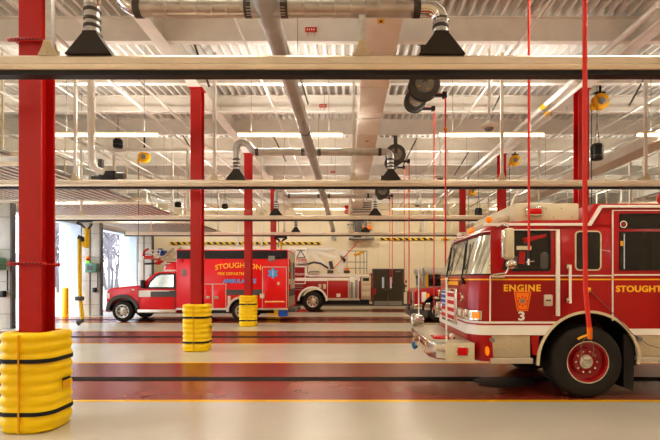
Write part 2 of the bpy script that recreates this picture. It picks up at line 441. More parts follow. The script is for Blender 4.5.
# branch ducts: a hood and flexible riser at both ends of a spiral pipe
def bend(c, r, a0, a1, y, n=8): return [(c[0]+r*math.cos(R(a0+(a1-a0)*k/n)), y, c[1]+r*math.sin(R(a0+(a1-a0)*k/n))) for k in range(n+1)]
def branch(i, label):
    Y = 4.67 + i*D; zp = (4.385, 4.53, 4.58, 4.50)[i]; xa, xb = (-2.53 if i == 0 else -2.46), .93 if i == 0 else .97
    if i == 3: xa, xb = -2.4, .86
    t = thing('exhaust_branch_duct', label, 'duct', (-.8, Y, 3.93), 'exhaust branch ducts with hoods')
    for X in (xa, xb):
        mb = MB(); mb.loft([[(X+a*sx, Y+b*sy, z) for sx, sy in ((-1, -1), (1, -1), (1, 1), (-1, 1))] for a, b, z in ((.225, .09, 3.90), (.215, .085, 3.915), (.07, .06, 4.12), (.07, .06, 4.14))], smooth=False)
        mb.build('hood', 'hood_black', t)
        zt = zp + (.10 if X == xa else -.02)
        mb = MB(); mb.cyl((X, Y, 4.14), (X, Y, zt-.06), .072, n=20); mb.build('riser', 'galvanised', t)
        mb = MB()
        for z in (4.20, 4.27, 4.36): 
            if z < zt-.05: mb.lathe([(.073, -.018), (.081, -.012), (.081, .012), (.073, .018)], (X, Y, z), 'z', 20)
        mb.build_each('clamp_band', 'dark_grey', t)
        mb = MB()
        if X == xa:
            p = [(X, Y, zt-.08)] + bend((X+.13, zt-.02), .13, 180, 70, Y)
            q = p[-1]; p += [(X+.26, Y, zt+.07), (X+.35, Y, zp+.04), (X+.42, Y, zp+.005), (X+.46, Y, zp)]
            mb.tube(p, .078, 18); ex = X+.46
        else:
            p = [(X, Y, zp-.14)] + bend((X-.13, zp-.13), .13, 0, 90, Y) + [(X-.24, Y, zp)]
            mb.tube(p, .08, 18); ex2 = X-.24
        mb.build('elbow', 'galvanised' if i else 'chrome', t)
    mb = MB(); mb.cyl((xa+.46, Y, zp), (-.98, Y, zp), .08, n=24); mb.build('pipe', 'spiral_duct', t)
    mb = MB(); mb.cyl((-.62, Y, zp), (xb-.24, Y, zp), .08, n=24); mb.build('pipe', 'spiral_duct', t)
    mb = MB()
    for X in (xa+.46, -.98, -.62, xb-.24): mb.cyl((X-.035, Y, zp), (X+.035, Y, zp), .086, n=24)
    mb.build_each('coupling', 'dark_grey', t)
for i, w in enumerate(('large shiny spiral exhaust pipe with two dark hoods, nearest the camera', 'spiral exhaust pipe with two dark hoods on the second rail', 'smaller spiral exhaust pipe with two dark hoods on the third rail', 'farthest exhaust pipe with two dark hoods, on the fourth rail')):
    branch(i, w)

t = thing('main_exhaust_duct', 'long grey round duct running from overhead at the front to the back wall', 'duct', (-.8, 14, 4.5))
mb = MB(); mb.tube([(-.80, -1, 4.39), (-.80, 4.67, 4.41), (-.80, 8, 4.52), (-.80, 15, 4.54), (-.80, 26.6, 4.56)], .105, 28); mb.build('duct_body', 'duct_grey', t)
for i in range(4):
    mb = MB(); Y = 4.67+i*D; zp = (4.385, 4.53, 4.58, 4.50)[i]
    zc = 4.41 if i == 0 else 4.52; mb.cyl((-.99, Y, zp), (-.61, Y, zp), .086, n=20); mb.tube([(-.8, Y-.3, zc), (-.8, Y-.2, zc-.01), (-.8, Y+.2, zc-.01), (-.8, Y+.3, zc)], [.108, .115, .115, .108], 28); mb.build('saddle', 'duct_grey', t)
mb = MB()
for y in (3.2, 8.9, 14.6, 20.4): mb.cyl((-.8, y-.02, 4.52), (-.8, y+.02, 4.52), .112, n=28)
mb.build_each('joint_ring', 'grey', t)
mb = MB(); mb.tube([(-.8, 26.5, 4.56)] + [(-.8, 26.6+.3*math.sin(R(a)), 4.26+.3*math.cos(R(a))) for a in range(0, 91, 15)] + [(-.8, 26.9, 4.0)], .13, 20)
mb.cyl((-.8, 26.9, 4.3), (-.8, YB+.02, 4.3), .12); mb.build('end_elbow', 'galvanised', t)
mb = MB()
for y in (2.4, 7.6, 13.2, 19, 24.8): mb.tube([(-.8, y, 4.64), (-.8, y, 6.74)], .006, 6)
mb.build_each('hanger_rod', 'grey', t)

t = thing('supply_duct', 'wide pale rectangular air duct running away along the ceiling', 'duct', (.55, 14, 5.5))
mb = MB(); mb.box(.27, .82, 1.2, 25.2, 5.5, 5.92, .01); mb.build('duct_body', 'white_duct', t)
mb = MB()
for k in range(17): mb.box(.255, .835, 1.8+k*1.5, 1.835+k*1.5, 5.488, 5.935)
mb.build_each('flange', 'white_duct', t)
mb = MB()
for k in range(9):
    for X in (.24, .85): mb.cyl((X, 2.4+k*2.9, 5.48), (X, 2.4+k*2.9, ZD), .008, n=6)
    mb.box(.2, .89, 2.385+k*2.9, 2.415+k*2.9, 5.465, 5.487)
mb.build_each('duct_hanger', 'white_paint', t)
for px, py, Y, w in ((381, 20, 6.9, 'nearest'), (367, 140, 12.9, 'farther')):
    X = (px-VX)*Y/F; mb = MB(); mb.box(X-.05, X+.05, Y-.05, Y+.05, 5.478, 5.486); mb.m = 1; mb.box(X-.015, X+.015, Y-.03, Y+.02, 5.474, 5.479)
    o = mb.build('duct_tag', ['yellow', 'black'], origin=(X, Y, 5.48)); tag(o, 'small yellow warning tag under the rectangular duct, the %s one' % w, 'tag', 'yellow duct tags')

# long white pipes on the right, and the ducts farther right
for X, z, r, w in ((4.78, 5.9, .055, 'long white pipe running away at the right, upper left of a pair'), (5.10, 5.92, .045, 'thinner long white pipe, the right one of a parallel pair')):
    t = thing('white_pipe', w, 'pipe', (X, 14, z), 'white pipes along the hall')
    mb = MB(); mb.cyl((X, -1, z), (X, 29.8, z), r, n=14); mb.build('pipe', 'white_paint', t)
    mb = MB()
    for k in range(10):
        y = 1.4+k*2.9; mb.tube([(X, y, z+r), (X, y, 6.74)], .008, 6); mb.lathe([(r, -.02), (r+.008, -.015), (r+.008, .015), (r, .02)], (X, y, z), 'y', 14)
    mb.build_each('clevis_hanger', 'white_paint', t)
    mb = MB(); yy = 11.4 if X < 5 else 11.9
    mb.lathe([(r+.002, -.12), (r+.003, -.1), (r+.003, .1), (r+.002, .12)], (X, yy, z), 'y', 14, False); mb.build('pipe_marker', 'yellow', t)
mb = MB(); mb.box(7.3, 7.85, 2, 29.9, 4.95, 5.2, .01)
o = mb.build('low_supply_duct', 'white_paint', origin=(7.6, 15, 5)); tag(o, 'thick white rectangular duct slanting away at the far right', 'duct')
for X, z, r in ((6.9, 5.75, .03), (8.6, 5.95, .05), (9.4, 5.9, .03), (10.3, 5.9, .04), (-5.1, 5.95, .035), (-8.2, 5.9, .05), (-9.6, 5.95, .03), (3.2, 6.1, .022), (-1.9, 6.12, .022), (-6.6, 6.1, .02), (-7.4, 5.7, .03), (-8.9, 5.5, .025), (-10.4, 5.6, .04), (-11.2, 5.9, .03), (-4.3, 5.8, .02), (7.9, 6.0, .03), (11.2, 5.8, .04), (12.3, 5.9, .03), (6.2, 5.95, .025)):
    mb = MB(); mb.cyl((X, -1, z), (X, 29.9, z), r, n=10)
    for k in range(10): mb.tube([(X, 1.3+k*2.9, z), (X, 1.3+k*2.9, 6.74)], .006, 6)
    o = mb.build('conduit', 'white_paint', origin=(X, 14, z)); tag(o, 'thin cream conduit running away under the roof deck', 'conduit', 'thin conduits under the deck')
# sprinkler branch lines across the hall
for k in range(5):
    Y = 6.6 + k*D; z = 6.12
    t = thing('sprinkler_line', 'slim white sprinkler pipe crossing under the beams, line %s' % ('nearest the camera', 'second from the camera', 'third from the camera', 'fourth from the camera', 'by the back wall')[k], 'pipe', (0, Y, z), 'sprinkler lines')
    mb = MB(); mb.cyl((-12, Y, z), (14, Y, z), .022, n=8); mb.build('pipe', 'white_paint', t)
    mb = MB()
    for j in range(8):
        X = -10.6 + j*3.2; mb.cyl((X, Y, z-.03), (X, Y, z-.1), .01, n=6); mb.cyl((X, Y, z-.1), (X, Y, z-.11), .03, n=8); mb.tube([(X+.4, Y, z), (X+.4, Y, 6.74)], .006, 6)
    mb.build_each('sprinkler_head', 'grey', t)
# dark diagonal braces
for k, (X, Y, dx) in enumerate(((3.5, 11.3, .5), (6.6, 11.0, .55), (2.0, 16.8, .5), (-2.1, 16.2, -.5), (-5.0, 15.5, -.6), (-2.9, 9.9, -.35), (4.2, 18.4, .6), (9.2, 13.5, .6), (-.9, 10.9, -.3))):
    mb = MB(); mb.tube([(X, Y, 5.75), (X+dx, Y, 6.74)], .022, 6); o = mb.build('hanging_brace', 'dark_grey', origin=(X, Y, 5.75)); tag(o, 'short dark diagonal brace rod under the roof beams', 'brace', 'diagonal pipe braces')

# ---------------------------------------------------------------- strip lights
lamps = []
def strip(X, Y, z=5.03):
    t = thing('hanging_strip_light', '', 'light', (X, Y, z), 'suspended strip lights')
    mb = MB(); mb.prism([(Y-.05, z+.04), (Y-.03, z+.075), (Y+.03, z+.075), (Y+.05, z+.04)], X-1.22, X+1.22, 'x'); mb.build('housing', 'white_paint', t)
    mb = MB(); mb.box(X-1.21, X+1.21, Y-.045, Y+.045, z-.02, z+.04, .012); mb.build('diffuser', 'lamp_tube', t)
    for dx in (-.9, .9):
        mb = MB(); mb.tube([(X+dx, Y, z+.07), (X+dx, Y, 6.74)], .005, 6); mb.build('cable', 'grey', t)
    return t
rows = {-2: -.7, -1: 5.1, 0: 10.9, 1: 16.7, 2: 22.5}
colx = (-10.1, -5.6, -1.32, 3.35, 7.95, 12.4)
names = ('far left', 'left', 'middle', 'centre right', 'right', 'far right')
s0 = strip(0, 0)
first = True
for r, Y in rows.items():
    for X, nm in zip(colx, names):
        if r == 3 and X in (-10.1, 12.4): continue
        rn = {-2: 'row behind the camera', -1: 'row overhead of the camera', 0: 'nearest row in view', 1: 'second row, behind the second rail', 2: 'third row, near the back wall', 3: 'row at the back wall'}[r]
        l = 'glowing suspended strip light, %s one of the %s' % (nm, rn)
        if first: s0.location = (X, Y, 5.03); s0['label'] = l; first = False
        else: dup(s0, (X, Y, 5.03), l)
        lamps.append((X, Y))

# ---------------------------------------------------------------- hose and cord reels
def pix(px, py, Y): return ((px-VX)*Y/F, Y, H + (VY-py)*Y/F)
def hose_reel(X, Y, Z, r, xh, yh, hr, zend, zball, label, bend_end=None, tool='black'):
    t = thing('hose_reel', label, 'hose reel', (X, Y, Z), 'grey ceiling hose reels with red hoses')
    mb = MB(); mb.lathe([(r*.3, -.10), (r*.92, -.10), (r, -.085), (r, -.07), (r*.8, -.06), (r*.8, .06), (r, .07), (r, .085), (r*.92, .10), (r*.3, .10)], (X, Y, Z), 'y', 36); mb.build('drum', 'dark_grey', t)
    mb = MB(); mb.lathe([(r*.55, -.125), (r*.6, -.12), (r*.6, -.10), (r*.55, -.098)], (X, Y, Z), 'y', 28); mb.cyl((X, Y-.14, Z), (X, Y+.14, Z), .03, n=12)
    mb.build('side_disc', 'grey', t)
    mb = MB()
    for k in range(4): a = k*math.pi/2+.5; mb.box(X+r*.42*math.cos(a)-.02, X+r*.42*math.cos(a)+.02, Y-.13, Y-.124, Z+r*.42*math.sin(a)-.015, Z+r*.42*math.sin(a)+.015)
    mb.build_each('sticker', 'yellow', t)
    mb = MB(); mb.box(X-.05, X+.05, Y-.13, Y-.12, Z, 6.74); mb.box(X-.05, X+.05, Y+.12, Y+.13, Z, 6.74); mb.box(X-.12, X+.12, Y-.13, Y+.13, 6.68, 6.74); mb.build('bracket', 'dark_grey', t)
    mb = MB(); mb.box(X+r*.5, xh+.03, Y-.03, Y+.03, Z-r*.75, Z-r*.6); mb.box(xh-.06, xh+.03, Y-.05, Y+.05, Z-r*.85, Z-r*.45, .01); mb.build('guide_arm', 'black', t)
    p = [(X+r*.7, Y, Z-r*.55), (xh-.02, yh, Z-r*.6), (xh, yh, Z-r*.85), (xh, yh, 3), (xh, yh, zend)]
    if bend_end: p = p[:-1] + bend_end
    mb = MB(); mb.tube(p, hr, 10); h = mb.build('hose', 'hose_red', t)
    e = Vector(p[-1])
    if zball: mb = MB(); mb.sphere((xh, yh, zball), hr*2.6, 14); mb.build('stopper_ball', 'orange', t)
    return t, e
t, e = hose_reel(1.62, 4.07, 5.85, .3, 2.06, 4.07, .020, 2, None, 'ceiling reel feeding the thick red hose nearest the camera', [(2.06, 4.07, 2.4), (2.065, 4.07, 1.62), (2.085, 4.07, 1.4), (2.10, 4.07, 1.28)])
mb = MB(); mb.tube([e, e+Vector((.004, 0, -.10))], [.024, .02], 12); mb.m = 1; mb.tube([e+Vector((.0, 0, -.06)), e+Vector((-.07, 0, -.085)), e+Vector((-.10, 0, -.10))], .011, 8)
mb.build('nozzle', ['orange', 'yellow'], t)
mb = MB(); c = e+Vector((-.02, 0, -.19)); mb.tube([c+Vector((.055*math.sin(a*math.pi/10), 0, .10*math.cos(a*math.pi/10))) for a in range(21)], .0025, 6); mb.build('wire_loop', 'grey', t)
t, e = hose_reel(1.62, 5.35, 5.9, .28, 2.07, 5.35, .0135, 2.02, None, 'ceiling reel feeding the thin red hose that ends before the front engine door')
mb = MB(); mb.tube([e, e+Vector((0, 0, -.09))], .017, 10); mb.m = 1; mb.tube([e+Vector((0, 0, -.08)), e+Vector((0, 0, -.16))], .013, 8); mb.tube([e+Vector((-.03, 0, -.13)), e+Vector((.06, 0, -.12))], .008, 8)
mb.build('air_fitting', ['black', 'chrome'], t)
RL = [(9.9, 5.78, .325, 1.0, 4.85, 'larger front one of the two dark reels above the roof of the small truck'), (11.2, 5.93, .26, .95, None, 'smaller rear one of the two dark reels under the nearest rail'),
      (15.7, 5.85, .34, .85, 4.65, 'dark reel between the first and second rails, beside the pipe elbow'), (17.0, 5.9, .26, 1.5, 5.6, 'small reel hidden behind the dark reel by the pipe elbow'),
      (21.5, 5.72, .33, 1.5, 5.2, 'dark reel just under the second rail'), (22.8, 5.8, .26, 1.2, None, 'small distant reel behind the others')]
for k, (Y, Z, r, ze, zb, l) in enumerate(RL):
    t, e = hose_reel(1.62, Y, Z, r, 2.07, Y-.02, .016 if k % 2 == 0 else .012, ze, zb, l)
    mb = MB(); mb.tube([e+Vector((0, 0, .02)), e-Vector((0, 0, .18))], .024, 8); mb.build('hose_end', 'black', t)
def cord_reel(X, Y, Z, label):
    t = thing('cord_reel', label, 'cord reel', (X, Y, Z), 'yellow ceiling cord reels')
    mb = MB(); mb.lathe([(.06, -.08), (.17, -.08), (.2, -.06), (.2, .06), (.17, .08), (.06, .08)], (X, Y, Z), 'y', 28); mb.build('drum', 'yellow', t)
    mb = MB(); mb.lathe([(.05, -.1), (.085, -.095), (.09, -.075)], (X, Y, Z), 'y', 20); mb.build('hub', 'grey', t)
    mb = MB(); mb.box(X-.12, X+.12, Y-.05, Y+.05, Z+.2, Z+.235, .008); mb.box(X-.02, X+.02, Y-.02, Y+.02, Z+.2, 6.74); mb.build('mount', 'black', t)
    mb = MB(); mb.box(X-.24, X-.15, Y-.04, Y+.04, Z-.2, Z-.08, .01); mb.build('cord_guide', 'yellow', t)
    mb = MB(); mb.tube([(X-.2, Y, Z-.1), (X-.21, Y, Z-.5), (X-.21, Y, 2.3)], .009, 6); mb.build('cord', 'black', t)
cord_reel(6.17, 11.46, 6.02, 'yellow cord reel beside the tallest red column, upper right')
cord_reel(6.17, 17.26, 6.05, 'yellow cord reel beside the second right-hand red column')
cord_reel(6.17, 23.06, 6.0, 'small distant yellow cord reel above the front engine windshield')
cord_reel(-7.2, 16.7, 6.03, 'yellow cord reel hanging at the upper left, over the open doors')
def pendant(px, py0, py1, Y, label):
    X, _, z1 = pix(px, py0, Y); z0 = pix(px, py1, Y)[2]; r = .14
    t = thing('hanging_speaker', label, 'speaker', (X, Y, z0), 'black hanging speakers')
    mb = MB(); mb.lathe([(r*.8, z0), (r, z0+.02), (r, z1-.05), (r*.7, z1)], (X, Y, 0), 'z', 24); mb.build('can', 'black', t)
    mb = MB(); mb.lathe([(r+.004, z0+.08), (r+.006, z0+.085), (r+.006, z0+.10), (r+.004, z0+.105)], (X, Y, 0), 'z', 24); mb.build('band', 'dark_grey', t)
    mb = MB(); mb.tube([(X-.06, Y, z1-.02), (X, Y, z1+.5), (X, Y, 6.74)], .006, 6); mb.tube([(X+.06, Y, z1-.02), (X, Y, z1+.5)], .006, 6); mb.build('cable', 'black', t)
pendant(597, 144, 160, 11.1, 'black cylindrical speaker hanging right of the tallest red column')
pendant(478.5, 208, 217, 18.2, 'small black hanging speaker above the front engine light bar')
pendant(118, 139, 148, 14.5, 'black hanging speaker at upper left, below the strip light')
pendant(225, 204, 209, 22.0, 'tiny distant black speaker between two red columns')
pendant(178, 202, 207, 21.0, 'distant dark speaker left of the second red column')
for px, py, Y, l in ((489, 127, 10.3, 'white domed ceiling fan motor on a long white stem, centre right'), (440, 178, 16.1, 'white dome on a stem hidden at the second rail'), (417, 205, 21.8, 'small distant white dome on a stem, over the back wall door')):
    X, _, z = pix(px, py, Y); t = thing('ceiling_dome', l, 'ceiling fixture', (X, Y, z), 'white domes on stems')
    mb = MB(); mb.cyl((X, Y, z+.1), (X, Y, 6.74), .03, n=12); mb.build('stem', 'white_paint', t)
    mb = MB(); mb.lathe([(.03, .14), (.06, .12), (.17, .04), (.175, .01), (.12, -.02)], (X, Y, z), 'z', 28); mb.build('dome', 'white_paint', t)
    mb = MB(); mb.lathe([(.10, -.02), (.10, -.05), (.06, -.08), (.01, -.09)], (X, Y, z), 'z', 24); mb.build('lens', 'grey', t)

# red plates on the beams
for px, py, w, Y, l in ((311, 30, .22, 9.0, 'red plate on the beam above the nearest rail'), (323, 106, .2, 12.9, 'smaller red plate on the beam below the nearest rail'), (333, 172, .2, 20.5, 'distant red plate near the second rail')):
    X, _, z = pix(px, py, Y); mb = MB(); mb.box(X-w/2, X+w/2, Y-.02, Y-.012, z-.045, z+.045); mb.m = 1
    for k in range(4): mb.box(X-w*.36+k*w*.19, X-w*.26+k*w*.19, Y-.023, Y-.02, z-.018, z+.018)
    mb.m = 0; mb.tube([(X-w*.3, Y-.01, z+.04), (X-w*.3, Y-.01, 6.35)], .004, 6); mb.tube([(X+w*.3, Y-.01, z+.04), (X+w*.3, Y-.01, 6.35)], .004, 6)
    o = mb.build('red_plate', ['sign_red', 'decal_white'], origin=(X, Y, z)); tag(o, 'small ' + l, 'sign', 'red plates on beams')

# left: white vertical pipe with an elbow and a motor on the second rail
t = thing('riser_pipe', 'fat white vertical pipe at the upper left ending in an elbow', 'pipe', (-5.55, 10.2, 4.0))
mb = MB(); mb.tube([(-5.55, 10.2, 6.74), (-5.55, 10.2, 4.3), (-5.52, 10.2, 4.16), (-5.42, 10.2, 4.06), (-5.30, 10.2, 4.03)], .075, 16); mb.build('pipe', 'white_paint', t)
mb = MB()
for z in (6.2, 5.2, 4.5): mb.cyl((-5.55, 10.2, z-.03), (-5.55, 10.2, z+.03), .088, n=16)
mb.build('collar', 'white_paint', t)
t = thing('rail_motor', 'dark motor unit sitting on the second rail, upper left', 'motor', (-5.4, 10.6, 3.93))
mb = MB(); mb.box(-5.55, -5.2, 10.52, 10.68, 3.93, 4.13, .02); mb.build('housing', 'black', t)
mb = MB(); mb.cyl((-5.2, 10.6, 4.03), (-5.02, 10.6, 4.03), .075); mb.cyl((-5.75, 10.6, 3.99), (-5.55, 10.6, 3.99), .06); mb.build_each('motor_can', 'dark_grey', t)
mb = MB(); mb.box(-5.6, -5.5, 10.55, 10.65, 4.13, 4.4, .01); mb.build('valve', 'dark_grey', t)
# white square pipe frame, upper left
t = thing('pipe_gantry', 'white square pipe frame hanging at the upper left, before the second red column', 'pipe', (-7, 16, 3.8))
mb = MB(); a = pix(104, 149, 16); b = pix(187.5, 150, 16); mb.tube([pix(114, 150, 16), b, pix(188, 154, 16), pix(188, 210, 16)], .07, 12); mb.build('pipe', 'white_paint', t)
mb = MB(); mb.tube([a, pix(114, 150, 16)], .05, 10); mb.tube([pix(114, 150, 16), pix(114, 178, 16)], .05, 10); mb.tube([pix(150, 150, 16), (pix(150, 0, 16)[0], 16, 6.74)], .01, 6); mb.build('branch', 'white_paint', t)

# yellow exhaust hose hanging from the third rail at the left
Y = 16.27
t = thing('exhaust_hose', 'yellow hanging exhaust hose with a saddle and floor nozzle, in the left doorway', 'hose', pix(83, 322, Y))
def q(px, py, dy=0): return Vector(pix(px, py, Y+dy))
mb = MB(); mb.tube([q(86.8, 228), q(87, 243), q(86.3, 247), q(85, 246.5), q(83, 242)], .075, 14); mb.build('upper_hose', 'hose_yellow', t)
mb = MB(); mb.tube([q(79.4, 238), q(79.4, 260), q(79.6, 285), q(80.4, 300), q(82.4, 319)], .062, 14); mb.build('lower_hose', 'hose_yellow', t)
mb = MB(); mb.tube([q(77, 223), q(81, 224.5), q(85, 228), q(87, 229.5), q(89, 228), q(92, 223.5)], .04, 10); mb.box(q(78, 0).x, q(92, 0).x, Y-.05, Y+.05, 3.66, 3.72); mb.build('saddle', 'dark_grey', t)
mb = MB(); mb.tube([q(83.5, 243), q(82, 238), q(79.4, 236.5), q(79.4, 239)], .07, 12); mb.build('collar', 'black', t)
mb = MB(); mb.box(q(76.2, 0).x, q(83, 0).x, Y-.09, Y+.09, q(0, 300.5).z, q(0, 296.5).z, .01); mb.build('handle_band', 'dark_grey', t)
mb = MB(); mb.tube([q(82.4, 318), q(82.2, 321), q(80, 322), q(77.5, 322.5)], [.06, .06, .065, .08], 12); mb.tube([q(78.5, 322.5), q(79, 325.5)], .05, 10); mb.build('nozzle', 'dark_grey', t)
# tubes feeding from the rail: black curved hose on the third rail ends
def dock(px, py, Y, l):
    t = thing('rail_trolley', l, 'trolley', pix(px, py, Y), 'rail trolleys')
    q = lambda a, b: Vector(pix(px+a, py+b, Y))
    mb = MB(); mb.tube([q(-6, -1), q(-2, 1), q(0, 4), q(2, 1), q(6, -1)], .04, 8); mb.box(q(-6, 0).x, q(6, 0).x, Y-.05, Y+.05, q(0, -1).z, q(0, -3).z); mb.build('saddle', 'black', t)
    mb = MB(); mb.tube([q(0, 3), q(0, 14)], .055, 10); mb.build('hose', 'hose_yellow', t)
dock(281, 239, 22.07, 'dark trolley with yellow hose on the farthest rail above the ambulance rear')

# ---------------------------------------------------------------- left doorways
for k, (P, w) in enumerate(((16.1, 'left edge of the photo'), (21.9, 'behind the yellow hose'), (27.7, 'at the far left corner'))):
    # door track columns with their guards, standing in from the wall
    t = thing('door_track_column', 'beige sheet-metal door track column %s' % w, 'door track', (-11.9, P, 0), 'door track columns')
    mb = MB(); mb.box(-12.30, -11.95, P-.1, P+.16, 0, 4.3, .01); mb.box(-11.93, -11.5, P-.04, P+.12, 0, 4.3, .01); mb.build('track_cover', 'jamb_grey', t)
    mb = MB(); mb.box(-11.5, -11.44, P-.06, P+.14, 0, 4.3); mb.build('edge_angle', 'dark_grey', t)
    mb = MB()
    for z in (.5, 1.6, 2.7, 3.8): mb.box(-12.28, -11.46, P-.12, P-.10, z, z+.02)
    mb.build('joint', 'grey', t)
    mb = MB(); mb.box(-11.75, -11.62, P-.22, P-.05, 1.08, 1.30, .02); mb.tube([(-11.56, P-.1, 1.3), (-11.56, P-.1, 2.0)], .02, 6); mb.build('photo_eye', 'black', t)
    if k == 2: continue
    t = thing('door_control_box', 'green door control box with a signal lamp, %s' % w, 'control box', (-11.6, P-.35, 2.2), 'green control boxes')
    x0 = -11.95 if k else -12.05
    mb = MB(); mb.box(x0, x0+.5, P-.46, P-.16, 2.0, 2.42, .02); mb.build('box', 'green_box', t)
    mb = MB(); mb.box(x0-.12, x0, P-.36, P-.2, 2.0, 2.48, .01); mb.build('side_housing', 'white_paint', t)
    for z, m in ((2.43, 'lamp_green'), (2.54, 'lamp_red'), (2.65, 'amber')):
        mb = MB(); mb.lathe([(.065, 0), (.07, .01), (.07, .09), (.05, .105)], (x0+.02, P-.28, z), 'z', 16); mb.build({'lamp_green': 'green_lamp', 'lamp_red': 'red_lamp', 'amber': 'amber_lamp'}[m], m, t)
    mb = MB(); mb.box(x0+.1, x0+.35, P-.475, P-.46, 2.1, 2.32); mb.build('cover_plate', 'dark_grey', t)

def ohdoor(x0, x1, a, b, label):
    z = 4.42
    t = thing('overhead_door', label, 'overhead door', ((x0+x1)/2, (a+b)/2, z), 'open overhead doors')
    n = 6; w = (x1-x0)/n
    for k in range(n):
        mb = MB(); mb.box(x0+k*w+.008, x0+(k+1)*w-.008, a, b, z, z+.05)
        mb.m = 1
        for j in range(3): mb.box(x0+k*w+.05+j*w/3, x0+k*w+.15+j*w/3, a+.02, b-.02, z-.03, z)
        mb.build('door_panel', ['grey', 'white_paint'], t)
    for y in (a-.06, b+.06):
        mb = MB(); mb.box(x0-.1, x1+.35, y-.03, y+.03, z-.03, z+.07, .005)
        for X in (x0+.8, (x0+x1)/2, x1-.2): mb.box(X-.02, X+.02, y-.02, y+.02, z+.07, 6.74)
        mb.build('track', 'rail_aluminium', t)
    mb = MB()
    for k in range(n+1): mb.box(x0+k*w-.03, x0+k*w+.03, a+.5, a+.56, z-.04, z-.02); mb.box(x0+k*w-.03, x0+k*w+.03, b-.56, b-.5, z-.04, z-.02)
    mb.build('hinge', 'grey', t)
    mb = MB(); X = x0-.05 if x0 < 0 else x1+.05; mb.cyl((X, a-.1, z+.35), (X, b+.1, z+.35), .03, n=10); mb.cyl((X, a+.8, z+.35), (X, b-.8, z+.35), .07, n=12); mb.build('spring_shaft', 'dark_grey', t)
for (a, b), w in zip(OPEN[1:], ('near the camera', 'second from the camera', 'third from the camera', 'fourth, nearest the back wall')):
    if a > 5: pass
    ohdoor(-12.0, -7.35, a+.05, b-.05, 'ribbed white overhead door rolled up flat under the roof, left side, ' + w)
for (a, b), w in zip(OPEN[2:], ('nearest in view', 'middle one', 'farthest')):
    ohdoor(9.9, 14.3, a+.05, b-.05, 'ribbed white overhead door rolled up flat, far right side, ' + w)

mb = MB(); X, Y = -12.7, 21.2; mb.lathe([(.13, 0), (.13, 1.22), (.11, 1.29), (.05, 1.33), (.01, 1.335)], (X, Y, 0), 'z', 24)
o = mb.build('bollard', 'yellow', origin=(X, Y, 0)); tag(o, 'yellow steel bollard at the left doorway', 'bollard')

# ---------------------------------------------------------------- outdoors, left
mb = MB(); mb.box(-70, XL-1.2, -10, 140, -.3, -.05); struct('ground', mb, 'apron')
mb = MB(); mb.loft([[(-30, y, .0) for y in (0, 140)], [(-38, y, .5) for y in (0, 140)], [(-60, y, 1.6) for y in (0, 140)], [(-90, y, 2.0) for y in (0, 140)]], False)
o = mb.build('grass_bank', 'grass'); tag(o, 'pale winter grass bank beyond the pavement outside', 'grass', kind='stuff')
def tree(x, y, h, seed):
    rnd = random.Random(seed); T = MB(); W = MB()
    def grow(p, d, L, r, lv):
        n = 3; pts = [p]; rs = [r]
        for i in range(n):
            d = (d + Vector((rnd.uniform(-.12, .12), rnd.uniform(-.12, .12), rnd.uniform(-.03, .08)))).normalized(); p = p + d*L/n; pts.append(p); rs.append(r*(1-.4*(i+1)/n))
        rs = [max(v, .018) for v in rs]; (T if lv < 2 else W).tube(pts, rs, 5 if lv < 2 else 3, caps=False)
        if lv < 4:
            for k in range((7, 5, 4, 4)[lv]):
                a = rnd.uniform(0, 6.28); s = pts[rnd.choice((1, 2, 3))]
                nd = (d + Vector((math.cos(a), math.sin(a), rnd.uniform(-.1, .5)))*rnd.uniform(.4, .9)).normalized()
                grow(s, nd, L*rnd.uniform(.5, .72), r*.5, lv+1)
    t = thing('bare_tree', '', 'tree', (x, y, 0), 'bare winter trees outside the left doors')
    grow(Vector((x, y, .2)), Vector((rnd.uniform(-.05, .05), 0, 1)), h*.45, h*.014, 0)
    T.build('trunk', 'bark', t); W.build('twigs', 'twig', t); return t
protos = [tree(0, 0, h, sd) for h, sd in ((11, 11), (13, 12), (12, 17))]
rnd = random.Random(21); k = 0
for px in (51, 55, 58, 61, 64, 67, 70, 73, 96, 100, 103, 106, 109, 112, 115, 118):
    Yt = 42 + (k*17 % 29)*1.3; X = (px-VX)*Yt/F; p = protos[k % 3]
    t = p if k < 3 else dup(p)
    t.location = (X, Yt, .1 if X > -45 else .9); t.rotation_euler.z = rnd.uniform(0, 6.28)
    t['label'] = 'tall bare winter tree outside beyond the left doorways'; k += 1
mb = MB()
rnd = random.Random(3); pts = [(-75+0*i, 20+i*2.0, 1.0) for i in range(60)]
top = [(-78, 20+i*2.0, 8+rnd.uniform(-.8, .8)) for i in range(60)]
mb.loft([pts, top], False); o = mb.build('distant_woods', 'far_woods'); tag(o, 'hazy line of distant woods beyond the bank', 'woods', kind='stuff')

# ---------------------------------------------------------------- back wall
t = thing('double_door', 'dark brown double door with two narrow windows in the back wall', 'door', (2.62, YB, 0))
q = lambda px: (px-VX)*YB/F
x0, x1 = q(373), q(403); xm = (x0+x1)/2; zt = 2.3
mb = MB(); mb.ribbon([(x0, 0), (x0, zt), (x1, zt), (x1, 0)], .1, YB-.06, YB, side=0); mb.build('door_frame', 'dark_grey', t)
for a, b, wx in ((x0+.05, xm-.006, q(383)), (xm+.006, x1-.05, q(391))):
    mb = MB(); mb.box(a, b, YB-.05, YB-.01, .02, zt-.05); d = mb.build('door_leaf', 'door_brown', t)
    mb = MB(); mb.box(wx-.07, wx+.07, YB-.056, YB-.05, 1.12, 1.82); mb.build('door_window', 'jamb_blue', d)
    mb = MB(); mb.box(a+.02, b-.02, YB-.056, YB-.05, .03, .30); mb.build('kick_plate', 'grey', d)
    mb = MB(); mb.tube([(xm+(-.1 if a < xm-.5 else .1), YB-.05, 1.0), (xm+(-.1 if a < xm-.5 else .1), YB-.09, 1.02), (xm+(-.2 if a < xm-.5 else .2), YB-.09, 1.02)], .012, 8); mb.build('handle', 'chrome', d)
